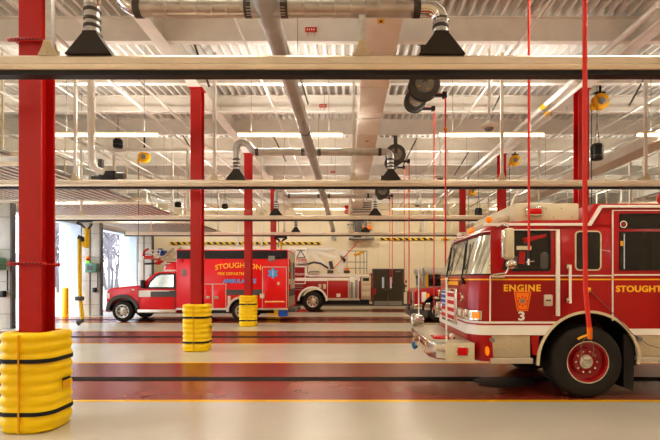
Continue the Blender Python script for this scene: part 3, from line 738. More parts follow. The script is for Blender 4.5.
mb = MB(); mb.box(x1-.5, x1-.15, YB-.09, YB-.05, zt-.16, zt-.1); mb.build('door_closer', 'grey', t)
for a, b, z, l in ((q(379), q(434), 4.24, 'short yellow and black striped bar on the back wall above the door'), (q(441), q(449), 4.24, 'stub of striped bar on the back wall beside the engine windshield'), (q(170), q(321), 3.98, 'long yellow and black striped bar on the back wall above the ambulance')):
    mb = MB(); mb.box(a, b, YB-.10, YB-.02, z-.07, z+.07); mb.box(a, a+.05, YB-.03, YB-.004, z-.05, z+.05); mb.box(b-.05, b, YB-.03, YB-.004, z-.05, z+.05)
    o = mb.build('striped_bar', 'hazard', origin=((a+b)/2, YB, z)); tag(o, l, 'striped bar', 'hazard striped bars')
# plant at the top of the back wall
t = thing('unit_heater', 'boxy cream unit heater hanging under the rectangular duct', 'heater', (1.0, 25.6, 4.4))
p = pix(351, 208, 25.6); p2 = pix(372, 196, 25.6)
mb = MB(); mb.box(p[0], p2[0], 25.3, 25.9, 5.2, 5.95, .03); mb.build('casing', 'white_duct', t)
mb = MB()
for k in range(5): mb.box(p[0]+.08, p2[0]-.08, 25.27, 25.30, 5.28+k*.12, 5.34+k*.12)
mb.build('louvre', 'grey', t)
mb = MB(); mb.tube([(1.05, 25.6, 5.9), (1.05, 25.6, 6.74)], .02, 6); mb.build('rod', 'grey', t)
t = thing('air_unit', 'dark green-black equipment with an orange part, high on the back wall', 'equipment', pix(359, 226, 29.6))
a, b = pix(352, 239, 29.6), pix(366, 217, 29.6)
mb = MB(); mb.box(a[0]+.15, a[0]+.6, 29.4, YB, a[2]+.1, b[2]+.3, .02); mb.build('cabinet', 'dark_grey', t)
mb = MB(); mb.box(a[0]+.65, b[0]+.35, 29.5, YB, a[2]+.6, a[2]+.85, .02); mb.build('orange_pump', 'orange', t)
mb = MB(); mb.box(a[0]-.2, b[0]+.5, 29.3, YB, a[2]-.02, a[2]+.08); mb.build('shelf', 'grey', t)
mb = MB(); mb.tube([(a[0]-.3, 29.6, a[2]+.9), (a[0]+.2, 29.6, a[2]+.9)], .04, 8); mb.tube([(a[0]-.3, 29.6, a[2]+1.15), (b[0]+.5, 29.6, a[2]+1.15)], .035, 8); mb.tube([(a[0]+.9, 29.6, a[2]), (a[0]+.9, 29.6, 5.4)], .03, 8); mb.build('piping', 'grey', t)
mb = MB(); X, _, z = pix(346.5, 209, 29.7); mb.box(X-.12, X+.12, YB-.2, YB, z-.25, z+.25, .02); o = mb.build('wall_box', 'column_red', origin=(X, YB, z)); tag(o, 'small dark red box high on the back wall', 'box')
for px, r, z0, z1, l in ((451.5, .05, 1, 6.2, 'white pipe on the back wall right of the small truck'), (398, .06, 4.4, 6.2, 'white hanging pipe over the dark door'), (424, .06, 4.4, 6.2, 'white hanging pipe above the small truck'), (262, .05, 3.0, 6.2, 'white pipe on the back wall between two red columns'), (238, .06, 3.6, 6.3, 'fat white pipe between two red columns, upper part'), (352, .03, 4.2, 6.2, 'thin white drop pipe near the dark equipment'), (255, .03, 3, 6.2, 'thin white conduit by the third red column')):
    X = (px-VX)*29.8/F; mb = MB(); mb.cyl((X, 29.8, z0), (X, 29.8, z1), r, n=10)
    for z in (z0+.3, z1-.3): mb.box(X-r-.03, X+r+.03, 29.8, YB, z-.02, z+.02)
    o = mb.build('wall_pipe', 'white_paint', origin=(X, 29.8, z0)); tag(o, l, 'pipe', 'vertical pipes on the back wall')
mb = MB(); mb.tube([(-4.3, 29.5, 6.74), (-4.3, 29.5, 3.6), (-4.15, 29.5, 3.45), (-3.95, 29.5, 3.5), (-3.9, 29.5, 3.2)], .035, 8); o = mb.build('hook_pipe', 'grey', origin=(-4.3, 29.5, 4)); tag(o, 'crooked grey pipe hanging above the ambulance box', 'pipe')
for px, py, l in ((411, 286, 'upper'), (411, 281.5, 'topmost'), (409.5, 291, 'lower')):
    X, _, z = pix(px-5, py, YB); mb = MB(); mb.box(X-.05, X+.05, YB-.04, YB, z-.07, z+.07, .01); mb.box(X-.015, X+.015, YB-.05, YB-.04, z-.02, z+.02); o = mb.build('wall_switch', 'dark_grey', origin=(X, YB, z)); tag(o, 'small dark switch right of the dark door, the %s one' % l, 'switch', 'switches by the door')

# ================================================================ VEHICLES
def wheel(t, X, Y, Z, r, w, rimm='rim_red', side=-1, rr=.56, name='wheel', dual=0):
    """a road wheel: tyre with rim, hub and lug nuts; side -1 shows its face towards the viewer"""
    s = side
    mb = MB(); e = .06*r*2
    prof = [(r*rr, .0), (r*(rr+.04), -.01), (r*.80, -.022), (r*.93, -.004), (r*.985, .03), (r, .07), (r, w-.07), (r*.985, w-.03), (r*.93, w), (r*.6, w), (r*rr, w-.02)]
    mb.lathe([(a, b if s < 0 else -b) for a, b in prof], (X, Y, Z), 'y', 56, cap=False)
    for k in range(40):                                   # tread blocks
        a = 2*math.pi*k/40
        for j in range(3):
            yy = .08 + j*(w-.16)/3; yb = yy+(w-.16)/3-.03
            if s > 0: yy, yb = -yy, -yb
            c, sn = math.cos(a), math.sin(a); tw = .045*r/.5
            P = [[X+(rd)*c-q*tw*sn/1, yv+Y, Z+(rd)*sn+q*tw*c/1] for rd in (r-.01, r+.010) for q in (-.5, .5) for yv in (yy, yb)]
            v = [mb.bm.verts.new(p) for p in P]
            for f in ((4, 5, 7, 6), (0, 1, 5, 4), (2, 6, 7, 3), (0, 4, 6, 2), (1, 3, 7, 5)): mb._f([v[i] for i in f])
    wh = mb.build(name, 'rubber', t)
    R_ = r*rr
    mb = MB(); mb.lathe([(a, b if s < 0 else -b) for a, b in [(R_+.012, -.006), (R_+.012, .004), (R_*.93, .012), (R_*.9, .10), (R_*.62, .12), (R_*.60, .075), (R_*.42, .06), (.01, .06)]], (X, Y, Z), 'y', 40, cap=False); mb.build('rim', rimm, wh)
    mb = MB(); mb.lathe([(a, b if s < 0 else -b) for a, b in [(R_+.014, -.004), (R_+.014, -.016), (R_-.003, -.016), (R_-.003, -.004)]], (X, Y, Z), 'y', 40, cap=False); mb.build('rim_ring', 'chrome', wh)
    mb = MB(); mb.lathe([(a, b if s < 0 else -b) for a, b in [(R_*.36, .06), (R_*.33, .03), (R_*.24, .025), (R_*.22, -.01), (R_*.15, -.015), (R_*.14, .01), (.004, .01)]], (X, Y, Z), 'y', 28, cap=False); mb.build('hub', 'aluminium', wh)
    if rimm == 'aluminium':
        mb = MB()
        for k in range(8):
            a = 2*math.pi*(k+.5)/8; c = (X+R_*.76*math.cos(a), Z+R_*.76*math.sin(a)); y0, y1 = (Y+.20, Y+.095) if s < 0 else (Y-.20, Y-.095)
            mb.cyl((c[0], y0, c[1]), (c[0], y1, c[1]), R_*.13, n=10)
        mb.build_each('hand_hole', 'black', wh)
    mb = MB()
    for k in range(10):
        a = 2*math.pi*k/10; c = (X+R_*.52*math.cos(a), Z+R_*.52*math.sin(a)); y0, y1 = (Y+.07, Y+.025) if s < 0 else (Y-.07, Y-.025)
        mb.cyl((c[0], y0, c[1]), (c[0], y1, c[1]), r*.032, n=8)
    (mb.build_each if X > 3 and X < 4 else mb.build)('lug_nut' if 3 < X < 4 else 'lug_nuts', 'chrome', wh)
    return wh

# ---------------------------------------------------------------- the front engine
YN, YF = 6.65, 9.15; SN = YN/F
ex = lambda px: (px-VX)*SN
ez = lambda py: H + (VY-py)*SN
E = thing('fire_engine', 'big red and white fire engine numbered 3, filling the right of the photo', 'fire engine', (5.8, 7.9, 0))
XE = 5.7
FX = [(.5, 1.78), (.9, 1.75), (1.73, 1.78), (2.39, 2.02), (2.46, 2.08), (2.52, 2.22), (2.545, 2.42)]
def fx(z):
    for (a, x0), (b, x1) in zip(FX, FX[1:]):
        if z <= b: return x0 + (x1-x0)*max(0, (z-a))/(b-a)
    return FX[-1][1]
def plan(z, off=0, t0=0, t1=5, n=8, cr=.30, xe=XE):
    """outline of the cab at height z, t: 0-1 near side front-going, 1-2 near corner, 2-3 nose, 3-4 far corner, 4-5 far side"""
    f = fx(z); ins = max(0, z-2.47)*1.2 if z > 2.47 else 0
    yn, yf = YN+ins-off, YF-ins+off; f -= off; r = cr+off
    def P(t):
        if t <= 1: return (xe + (f+r-xe)*t, yn)
        if t <= 2: a = R(270-90*(t-1)); return (f+r+r*math.cos(a), yn+r+r*math.sin(a))
        if t <= 3: return (f, yn+r+(yf-yn-2*r)*(t-2))
        if t <= 4: a = R(180-90*(t-3)); return (f+r+r*math.cos(a), yf-r+r*math.sin(a))
        return (f+r+(xe-f-r)*(t-4), yf)
    ts = sorted({t0, t1, *[v/n for v in range(0, 5*n+1) if t0 < v/n < t1]})
    return [(*P(t), z) for t in ts]
def patch(zs, t0, t1, off, m, name, parent, cut=None, th=.006):
    mb = MB(); out = [plan(z, off, t0, t1) for z in zs]; inn = [plan(z, off-th, t0, t1) for z in zs]
    mb.loft([a for a in inn[:1]] + out + inn[-1:], False); return mb.build(name, m, parent, cut=cut)
WX, WZ, WR = 3.42, .517, .735
mb = MB(); mb.cyl((WX, YN-.5, WZ), (WX, YF+.5, WZ), WR-.03, n=56)
o = mb.build('cutter', 'black'); CUT = o
mb = MB(); mb.loft([plan(z) for z in (.9, 1.2, 1.73, 2.0, 2.2, 2.39, 2.43, 2.46, 2.49, 2.52, 2.545)], True)
cab = mb.build('cab', 'engine_red', E, cut=CUT)
# lower nose and skirts
mb = MB(); mb.loft([plan(z, -.01, xe=2.03) for z in (.53, .7, .902)], True); mb.build('lower_nose', 'engine_red', E)
# raised rear cab roof
zr0, zr1 = 2.52, ez(203)
mb = MB(); mb.prism([(ex(582), zr0-.02), (ex(583), zr0), (ex(596.5), zr1), (XE, zr1), (XE, zr0-.02)], YN+.03, YF-.03, 'y', .02); mb.build('raised_roof', 'engine_red', E)
mb = MB(); mb.ribbon([(ex(484), ez(224.6)), (ex(589.5), ez(224.6)), (ex(600.5), ez(206.6)), (XE, ez(206.6))], .036, YN+.024, YN-.036); mb.build('roof_stripe', 'white_trim', E)
mb = MB(); mb.box(ex(589), XE, YN-.002, YN+.05, 2.44, ez(207)); 
kp = [(ex(590), ez(225)), (ex(601), ez(206)), (XE, ez(206)), (XE, ez(226)), (ex(590), ez(226))]
mb.bm.free(); mb = MB(); mb.prism(kp, YN, YN+.06, 'y'); mb.build('roof_side', 'engine_red', E)
# red brow over the windshield
patch((2.40, 2.44, 2.47), .86, 4.1, .03, 'engine_red', 'roof_brow', E, th=.03)
patch((2.385, 2.40), .80, 4.1, .034, 'white_trim', 'brow_stripe', E, th=.02)
# windshield wrapping the near corner
patch([1.755+.60*k/6 for k in range(7)], 1.07, 3.93, .006, 'black', 'windshield_gasket', E)
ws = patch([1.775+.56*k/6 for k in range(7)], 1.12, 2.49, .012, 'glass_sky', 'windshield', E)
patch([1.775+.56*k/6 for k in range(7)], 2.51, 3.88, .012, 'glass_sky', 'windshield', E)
# stripes
patch((.905, 1.045), .0, 5, .006, 'white_trim', 'body_stripe', E, cut=CUT)
patch((1.07, 1.10), .0, 5, .006, 'white_trim', 'thin_stripe', E, cut=CUT)
patch((1.683, 1.703), .0, 4.9, .016, 'gold', 'gold_pinstripe', E, th=.014)
# doors
def door(x0, x1, z0, z1, name):
    mb = MB(); mb.box(x0, x1, YN-.012, YN+.01, z0, z1, .005); return mb.build(name, 'engine_red', E, cut=CUT)
d1 = door(ex(490.5), ex(553.5), 1.105, ez(227), 'front_door')
mb = MB(); mb.box(ex(492), ex(552), YN-.016, YN-.012, 1.12, ez(279)-.05); mb.build('door_inset', 'engine_red_dark', d1, cut=CUT)
def window(x0, x1, z0, z1, r, parent, y=YN-.012, fm='black', fw=.035, gm='glass_dark', nm='window'):
    mb = MB(); mb.prism(rrect(x0, x1, z0, z1, r), y-.004, y+.004, 'y'); w = mb.build(nm, gm, parent)
    mb = MB(); mb.ribbon(rrect(x0, x1, z0, z1, r), fw, y-.010, y+.002, closed=True); mb.build('window_trim', fm, w); return w
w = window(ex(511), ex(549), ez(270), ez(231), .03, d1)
mb = MB(); mb.prism([(ex(502), ez(270)), (ex(510), ez(270)), (ex(510), ez(231)), (ex(508), ez(231))], YN-.016, YN-.01, 'y'); mb.build('quarter_window', 'glass_dark', d1)
# flat patches on the dark window: painted reflections and the driver seat
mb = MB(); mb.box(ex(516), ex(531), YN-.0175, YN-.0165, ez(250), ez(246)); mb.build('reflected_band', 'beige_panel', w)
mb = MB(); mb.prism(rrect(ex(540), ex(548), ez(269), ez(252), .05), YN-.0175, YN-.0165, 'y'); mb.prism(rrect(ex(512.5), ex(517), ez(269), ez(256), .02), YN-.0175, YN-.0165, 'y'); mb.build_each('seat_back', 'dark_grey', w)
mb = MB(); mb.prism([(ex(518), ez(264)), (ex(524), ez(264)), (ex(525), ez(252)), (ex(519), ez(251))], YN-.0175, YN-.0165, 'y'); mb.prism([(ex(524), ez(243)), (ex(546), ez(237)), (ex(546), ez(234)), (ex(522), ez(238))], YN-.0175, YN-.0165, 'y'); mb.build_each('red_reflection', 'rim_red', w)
mb = MB(); mb.box(ex(490), ex(555), YN-.022, YN-.010, ez(276.2), ez(275)); mb.build('belt_trim', 'white_trim', d1)
mb = MB(); mb.ribbon([(ex(490), ez(276)), (ex(489.8), 1.1)], .02, YN-.018, YN-.005); mb.build('door_edge', 'white_trim', d1)
mb = MB(); mb.prism(rrect(ex(491), ex(503.5), ez(278.2), ez(275), .02), YN-.06, YN-.012, 'y', .006); mb.build('door_handle', 'chrome', d1)
mb = MB(); mb.prism(rrect(ex(543), ex(552), ez(306), ez(294.5), .02), YN-.03, YN-.01, 'y', .006); v = mb.build('door_latch', 'aluminium', d1)
mb = MB(); mb.box(ex(545), ex(550), YN-.034, YN-.03, ez(301), ez(299.5)); mb.build('latch_slot', 'dark_grey', v)
text('engine_lettering', 'ENGINE', .128, ex(503), YN-.018, ez(291), 'gold', d1, sx=1.04, bold=.005, spacing=1.16)
text('number_three', '3', .172, ex(517.4), YN-.018, ez(320), 'decal_white', d1, sx=1.22, bold=.006)
# keystone emblem
mb = MB(); kx, kz = ex(522), ez(301)
mb.prism([(kx-.125, kz+.13), (kx-.10, kz+.145), (kx+.10, kz+.145), (kx+.125, kz+.13), (kx+.078, kz-.14), (kx-.078, kz-.14)], YN-.020, YN-.016, 'y'); em = mb.build('emblem', 'orange', d1)
mb = MB(); mb.ribbon([(kx-.10, kz+.12), (kx+.10, kz+.12), (kx+.06, kz-.12), (kx-.06, kz-.12)], .008, YN-.023, YN-.020, closed=True)
for a in range(8): mb.cyl((kx+.062*math.cos(R(a*45)), YN-.020, kz+.062*math.sin(R(a*45))), (kx+.062*math.cos(R(a*45)), YN-.024, kz+.062*math.sin(R(a*45))), .012, n=8)
mb.build('emblem_figure', 'sign_red', em)
mb = MB(); mb.cyl((kx, YN-.020, kz), (kx, YN-.026, kz), .032, n=16); mb.build('emblem_centre', 'grey', em)
# crew door with small rounded window
d2 = door(ex(561), ex(610.5), 1.105, ez(229), 'crew_door')
window(ex(575), ex(600), ez(270), ez(231.5), .055, d2, fm='beige_panel', fw=.02)
mb = MB(); mb.box(ex(557), ex(611), YN-.022, YN-.010, ez(276.2), ez(275)); mb.build('belt_trim', 'white_trim', d2)
d3 = door(ex(613.5), XE-.02, 1.0, ez(211), 'crew_compartment_panel')
mb = MB(); mb.ribbon([(ex(612.3), ez(210.5)), (ex(612.3), 1.11)], .017, YN-.016, YN+.002); mb.ribbon([(ex(612.3), ez(210.5)), (XE-.02, ez(210.5))], .012, YN-.016, YN+.002); mb.build('panel_edge_trim', 'white_trim', d3)
window(ex(619), ex(678), ez(228.5), ez(214), .012, d3, fw=.012)
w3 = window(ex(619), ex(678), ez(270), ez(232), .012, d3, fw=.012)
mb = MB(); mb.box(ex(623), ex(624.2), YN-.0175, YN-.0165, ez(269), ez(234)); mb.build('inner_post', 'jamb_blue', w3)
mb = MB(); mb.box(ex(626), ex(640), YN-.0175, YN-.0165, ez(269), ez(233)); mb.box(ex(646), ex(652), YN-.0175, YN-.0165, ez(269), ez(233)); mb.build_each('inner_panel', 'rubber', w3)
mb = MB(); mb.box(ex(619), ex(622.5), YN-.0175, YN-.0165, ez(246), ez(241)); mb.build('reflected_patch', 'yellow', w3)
mb = MB(); c = (ex(622.7), ez(224.5)); mb.ribbon(arc(c[0], c[1], .045, 0, 330, 14), .014, YN-.024, YN-.016, closed=True); mb.m = 1; mb.cyl((c[0], YN-.016, c[1]), (c[0], YN-.025, c[1]), .02, n=10)
mb.build('round_window_decal', ['decal_white', 'sign_red'], d3)
mb = MB(); mb.box(ex(613.5), XE-.02, YN-.022, YN-.010, ez(275.6), ez(274.2)); mb.build('belt_trim', 'white_trim', d3)
text('town_lettering', 'STOUGHTON', .120, ex(615.2), YN-.016, ez(291.7), 'gold', d3, sx=1.12, bold=.005, spacing=1.05)
# white pillar rail and grab rail
mb = MB(); mb.box(ex(555.3), ex(559.3), YN-.035, YN+.005, ez(316), ez(230), .01); mb.build('pillar_rail', 'white_trim', E)
mb = MB(); mb.cyl((ex(567.2), YN-.09, ez(303)), (ex(567.2), YN-.09, ez(265)), .019, n=12); g = mb.build('grab_rail', 'white_trim', E)
mb = MB()
for py in (267, 300): mb.box(ex(564), ex(567.5), YN-.10, YN, ez(py+2.5), ez(py-2.5), .01)
mb.build_each('rail_mount', 'chrome', g)
# wheel arch trim, liner, wheels, mudflap
for y0, y1 in ((YN-.022, YN+.012), (YF-.012, YF+.022)):
    mb = MB(); mb.ribbon([(ex(537.5), .48)] + arc(WX, WZ, WR-.015, 176, 6, 36) + [(ex(637.5), .50)], .038, y0, y1); mb.build('arch_trim', 'beige_panel', E)
    mb = MB(); yy = (YN+.02, YN+.62) if y0 < 8 else (YF-.62, YF-.02)
    mb.loft([[(x, yy[0], z) for x, z in arc(WX, WZ, WR-.045, 184, -4, 30)], [(x, yy[1], z) for x, z in arc(WX, WZ, WR-.045, 184, -4, 30)]], False); mb.build('arch_liner', 'black', E)
wheel(E, WX, YN+.035, WZ, .517, .40)
wheel(E, WX, YF-.035, WZ, .517, .40, side=1)
wheel(E, 8.3, YN+.035, WZ, .517, .56); wheel(E, 8.3, YF-.035, WZ, .517, .56, side=1)
for y in (YN+.03, YF-.42):
    mb = MB(); mb.prism([(ex(625), .93), (ex(636.5), .85), (ex(634.5), .10), (ex(625), .16)], y, y+.39, 'y'); mb.build('mudflap', 'black', E)
# step boxes fore and aft of the wheel
for y0, y1 in ((YN+.02, YN+.5), (YF-.5, YF-.02)):
    mb = MB(); mb.box(ex(490), ex(531), y0, y1, ez(358), .9, .008); mb.build('step_box', 'tread_plate', E)
    mb = MB(); mb.box(ex(490), ex(532.5), y0-.05, y1, ez(363.5), ez(358), .008); mb.build('step_board', 'aluminium', E)
    mb = MB(); mb.box(ex(637), XE, y0, y1, ez(357), .93, .008); mb.build('step_box', 'tread_plate', E)
    mb = MB(); mb.box(ex(636), XE, y0-.05, y1, ez(360.5), ez(357), .008); mb.build('step_board', 'aluminium', E)
mb = MB(); mb.prism([(ex(531), .9), (ex(540), .9), (ex(537), .62), (ex(533), .62)], YN+.01, YN+.3, 'y'); mb.build('red_infill', 'engine_red', E)
for px, py in ((492, 340), (639, 339)):
    mb = MB(); mb.cyl((ex(px), YN+.02, ez(py)), (ex(px), YN-.03, ez(py)), .035, n=16); mb.build('round_cap', 'grey', E)
mb = MB(); mb.prism(arc(ex(487.2), ez(351), .03, 0, 360, 12)[:-1], YN-.012, YN+.02, 'y'); o = mb.build('side_marker', 'amber', E)
for v in o.data.vertices: v.co.z = (v.co.z-ez(351))*2.2 + ez(351)
# frame rails, axle and tank below
mb = MB(); mb.box(2.0, 9.4, 7.35, 7.5, .52, .85); mb.box(2.0, 9.4, 8.3, 8.45, .52, .85); mb.box(2.2, 2.9, 7.4, 8.4, .42, .62); mb.cyl((WX, 6.9, WZ), (WX, 8.9, WZ), .09); mb.cyl((8.3, 6.9, WZ), (8.3, 8.9, WZ), .11)
mb.box(4.4, 6.6, 7.1, 8.7, .48, .9); mb.build('chassis', 'black', E)
# bumper
BX = 1.20
pl = [(1.80, YN-.02), (1.50, YN-.02), (1.28, YN+.10), (BX, YN+.34), (BX, YF-.34), (1.28, YF-.10), (1.50, YF+.02), (1.80, YF+.02)]
mb = MB(); mb.prism(pl, .545, .79, 'z', .035, 3); b = mb.build('front_bumper', 'chrome', E)
pl2 = [(1.78, YN+.01), (1.51, YN+.01), (1.31, YN+.12), (BX+.03, YN+.35), (BX+.03, YF-.35), (1.31, YF-.12), (1.51, YF-.01), (1.78, YF-.01)]
mb = MB(); mb.prism(pl2, .78, .803, 'z', .004); mb.build('bumper_deck', 'tan_step', b)
mb = MB(); mb.box(1.39, ex(474), YN-.035, YN-.01, .545, .80, .006); mb.build('side_plate', 'beige_panel', b)
mb = MB(); mb.box(ex(455.5), ex(468), YN-.05, YN-.03, ez(356), ez(346), .008); mb.build('lamp_bezel', 'chrome', b)
mb = MB(); mb.box(ex(456.7), ex(466.8), YN-.062, YN-.045, ez(355), ez(347), .006); mb.build('marker_lamp', 'lamp_red', b)
mb = MB()
for y in (7.3, 7.9, 8.5): mb.box(BX-.012, BX+.01, y-.14, y+.14, .60, .74, .01)
mb.build_each('bumper_lamp', 'chrome', b)
mb = MB(); mb.box(1.30, 1.62, 7.0, 7.35, .80, .835, .02); mb.build('deck_cover', 'lamp_red', b)
mb = MB(); mb.lathe([(.08, -.10), (.11, -.08), (.12, 0), (.09, .12), (.05, .15)], (1.30, 8.88, .93), 'x', 24); mb.box(1.32, 1.44, 8.8, 8.9, .8, .85); mb.build('siren', 'chrome', b)
mb = MB(); mb.tube([(1.25, 8.8, .56), (1.24, 8.82, .45), (1.27, 8.85, .40), (1.3, 8.8, .44)], .03, 8); mb.build('tow_eye', 'light_blue', b)
mb = MB(); mb.sphere((1.55, 6.95, .86), .04, 10); mb.cyl((1.55, 6.95, .80), (1.55, 6.95, .86), .02, n=8); mb.build('small_knob', 'white_trim', b)
for X, Y, z0, z1 in ((1.43, 6.76, .60, 1.70), (1.38, 9.05, .8, 1.88)):
    mb = MB(); mb.cyl((X, Y, z0), (X, Y, z1), .013, n=8); mb.sphere((X, Y, z1), .022, 8); mb.build('guide_pole', 'white_trim', E)
# nose: grille with flag, lamps
def nose(y0, y1, z0, z1, d, m, name, parent=E, bev=.01, x=None):
    X = (fx((z0+z1)/2) if x is None else x); mb = MB(); mb.box(X-d, X+.01, y0, y1, z0, z1, bev); return mb.build(name, m, parent)
gr = nose(7.45, 8.55, .97, 1.55, .04, 'chrome', 'grille_frame', bev=.02)
gi = nose(7.52, 8.48, 1.02, 1.50, .05, 'decal_white', 'flag_panel', gr)
mb = MB()
for k in range(4): mb.box(fx(1.2)-.056, fx(1.2)-.045, 7.53, 8.1 if k > 1 else 8.47, 1.05+k*.12, 1.11+k*.12)
mb.build('flag_stripes', 'sign_red', gi)
mb = MB(); mb.box(fx(1.2)-.056, fx(1.2)-.045, 8.1, 8.47, 1.24, 1.49); mb.build('flag_canton', 'blue', gi)
mb = MB()
for i in range(4):
    for j in range(3): mb.sphere((fx(1.2)-.058, 8.15+i*.09, 1.28+j*.08), .016, 6)
mb.build('flag_stars', 'decal_white', gi)
mb = MB(); mb.ribbon([(0, 0), (1, 0)], .01, 0, .01); mb.bm.free()
for y0, y1 in ((6.72, 7.32), (8.48, 9.08)):
    hb = nose(y0+.08, y1, .98+.14, 1.24+.03, .05, 'chrome', 'headlight_bezel', bev=.02)
    nose(y0+.14, y0+.30, 1.145, 1.245, .06, 'glass_sky', 'headlight', hb); nose(y0+.36, y0+.52, 1.145, 1.245, .06, 'white_trim', 'headlight', hb)
    mb = MB(); yc = y0+.45; mb.lathe([(.07, -.03), (.075, -.01), (.075, .03)], (fx(1.4)-.02, yc, 1.42), 'x', 20); hl = mb.build('warning_lamp', 'chrome', E)
    mb = MB(); mb.lathe([(.055, -.045), (.06, -.03)], (fx(1.4)-.02, yc, 1.42), 'x', 20); mb.build('red_lens', 'lamp_red', hl)
patch((1.115, 1.165, 1.225, 1.25), 1.3, 1.95, .03, 'chrome', 'corner_lamp_bezel', E, th=.03)
patch((1.135, 1.23), 1.36, 1.6, .04, 'amber', 'corner_turn_lamp', E, th=.012)
patch((1.135, 1.23), 1.66, 1.9, .04, 'glass_sky', 'corner_headlight', E, th=.012)
patch((1.60, 1.66), 2.25, 2.75, .02, 'gold', 'nose_plate', E, th=.02)
# wipers
for y0, y1 in ((7.1, 7.5), (8.2, 8.6)):
    mb = MB(); P = [(fx(z)-.05, y, z) for y, z in ((y0, 1.70), (y0+.12, 1.9), (y1+.1, 2.28))]; mb.tube(P, .014, 8); mb.tube([(P[2][0], y1+.02, 2.33), (P[1][0]+.01, y1-.28, 1.85)], .010, 6); mb.box(fx(1.7)-.05, fx(1.7), y0-.03, y0+.03, 1.62, 1.72, .01); mb.build('wiper', 'black', E)
# mirror
mx = 2.17
mb = MB(); mb.box(mx-.06, mx+.06, 6.24, 6.36, 1.96, 2.38, .03, 3); mr = mb.build('mirror', 'beige_panel', E)
mb = MB(); mb.box(mx-.10, mx-.055, 6.26, 6.34, 1.98, 2.36, .015); mb.build('mirror_shell', 'chrome', mr)
mb = MB(); mb.lathe([(.01, -.06), (.06, -.04), (.07, 0), (.06, .05), (.01, .07)], (mx+.03, 6.3, 1.90), 'y', 20); mb.build('convex_mirror', 'chrome', mr)
mb = MB(); mb.tube([(mx, 6.3, 2.40), (mx-.05, 6.34, 2.44), (2.1, YN+.01, 2.42)], .013, 8); mb.tube([(mx, 6.3, 1.85), (mx-.03, 6.32, 1.78), (2.05, YN, 1.76)], .013, 8); mb.build('mirror_arm', 'chrome', mr)
# roof: beige equipment box, light bar, lamps
mb = MB(); mb.box(ex(519), ex(584), YN+.14, YF-.14, 2.50, ez(201.5), .02); rb = mb.build('roof_box', 'beige_panel', E)
mb = MB(); mb.box(ex(528.5), ex(546.5), YN+.10, YN+.15, ez(215), ez(205.5), .01); lb = mb.build('lamp_frame', 'chrome', rb)
mb = MB(); mb.box(ex(532.5), ex(544.5), YN+.08, YN+.12, ez(213), ez(207.5), .008); mb.build('red_lamp', 'lamp_red', rb)
mb = MB()
for px, py in ((558, 216), (577, 216), (566, 207), (550, 207)): mb.cyl((ex(px), YN+.14, ez(py)), (ex(px), YN+.13, ez(py)), .008, n=8)
mb.build('bolts', 'grey', rb)
mb = MB(); mb.box(2.28, 2.52, 7.05, 8.8, 2.53, 2.66, .04, 3); lb = mb.build('light_bar', 'beige_panel', E)
mb = MB(); mb.box(2.25, 2.42, 8.45, 8.82, 2.53, 2.645, .03); mb.build('amber_lamp', 'amber', lb)
mb = MB(); mb.sphere((2.16, 7.15, 2.60), .05, 12); mb.cyl((2.16, 7.15, 2.5), (2.16, 7.15, 2.58), .02); mb.build('amber_beacon', 'amber', lb)
mb = MB(); mb.sphere((2.14, 8.95, 2.53), .05, 12); mb.build('clearance_lamp', 'white_trim', lb)
mb = MB(); mb.tube([(2.45, 7.2, 2.64), (2.55, 7.18, 2.95), (2.62, 7.2, 3.05)], .012, 6); mb.build('antenna', 'white_trim', E)
mb = MB(); mb.lathe([(.07, -.03), (.10, -.02), (.10, .02), (.07, .03)], (4.72, 7.0, 2.90), 'y', 24); mb.cyl((4.72, 7.0, 2.77), (4.72, 7.0, 2.84), .03); mb.build('deck_gun_wheel', 'column_red', E)
# body behind the cab (beyond the right edge of the photo)
mb = MB(); mb.box(XE+.06, XE+1.0, YN+.03, YF-.03, .6, 2.35, .02); mb.build('pump_panel', 'aluminium', E)
mb = MB(); mb.cyl((8.3, YN-.5, WZ), (8.3, YF+.5, WZ), WR-.03, n=40); C2 = mb.build('cutter', 'black')
mb = MB(); mb.box(XE+1.05, 10.6, YN, YF, .6, 2.45, .03); mb.build('rear_body', 'engine_red', E, cut=C2); kill(C2)
mb = MB()
for a, b in ((6.9, 7.5), (9.1, 9.7), (9.8, 10.4)):
    mb.box(a, b, YN-.012, YN+.01, .75, 2.3, .01)
    for k in range(14): mb.box(a+.03, b-.03, YN-.02, YN-.01, .80+k*.1, .87+k*.1)
mb.build('roller_shutter', 'aluminium', E)
mb = MB(); mb.box(XE+1.05, 10.6, YN-.008, YN, 1.3, 1.44); mb.build('body_stripe', 'white_trim', E, cut=None)
for y in (7.4, 8.4):
    mb = MB(); mb.tube([(7, y, 2.6), (10.4, y, 2.6)], .03, 8); mb.build('ladder_rail', 'aluminium', E)
mb = MB()
for k in range(10): mb.tube([(7.2+k*.34, 7.4, 2.6), (7.2+k*.34, 8.4, 2.6)], .018, 6)
mb.box(7, 7.1, 7.3, 8.5, 2.44, 2.58); mb.box(10.2, 10.3, 7.3, 8.5, 2.44, 2.58); mb.build('ladder_rungs', 'aluminium', E)
mb = MB(); mb.tube([(ex(588), YN-.03, ez(290)), (ex(606), YN-.06, ez(308)), (ex(630), YN-.04, ez(333)), (ex(645), YN-.07, ez(344)), (ex(665), YN-.05, ez(350))], .005, 6); mb.build('charging_cable', 'bark', E)
mb = MB(); mb.box(ex(586.5), ex(590), YN-.03, YN, ez(292), ez(287.5), .006); mb.build('cable_plug', 'gold', E)
kill(CUT)
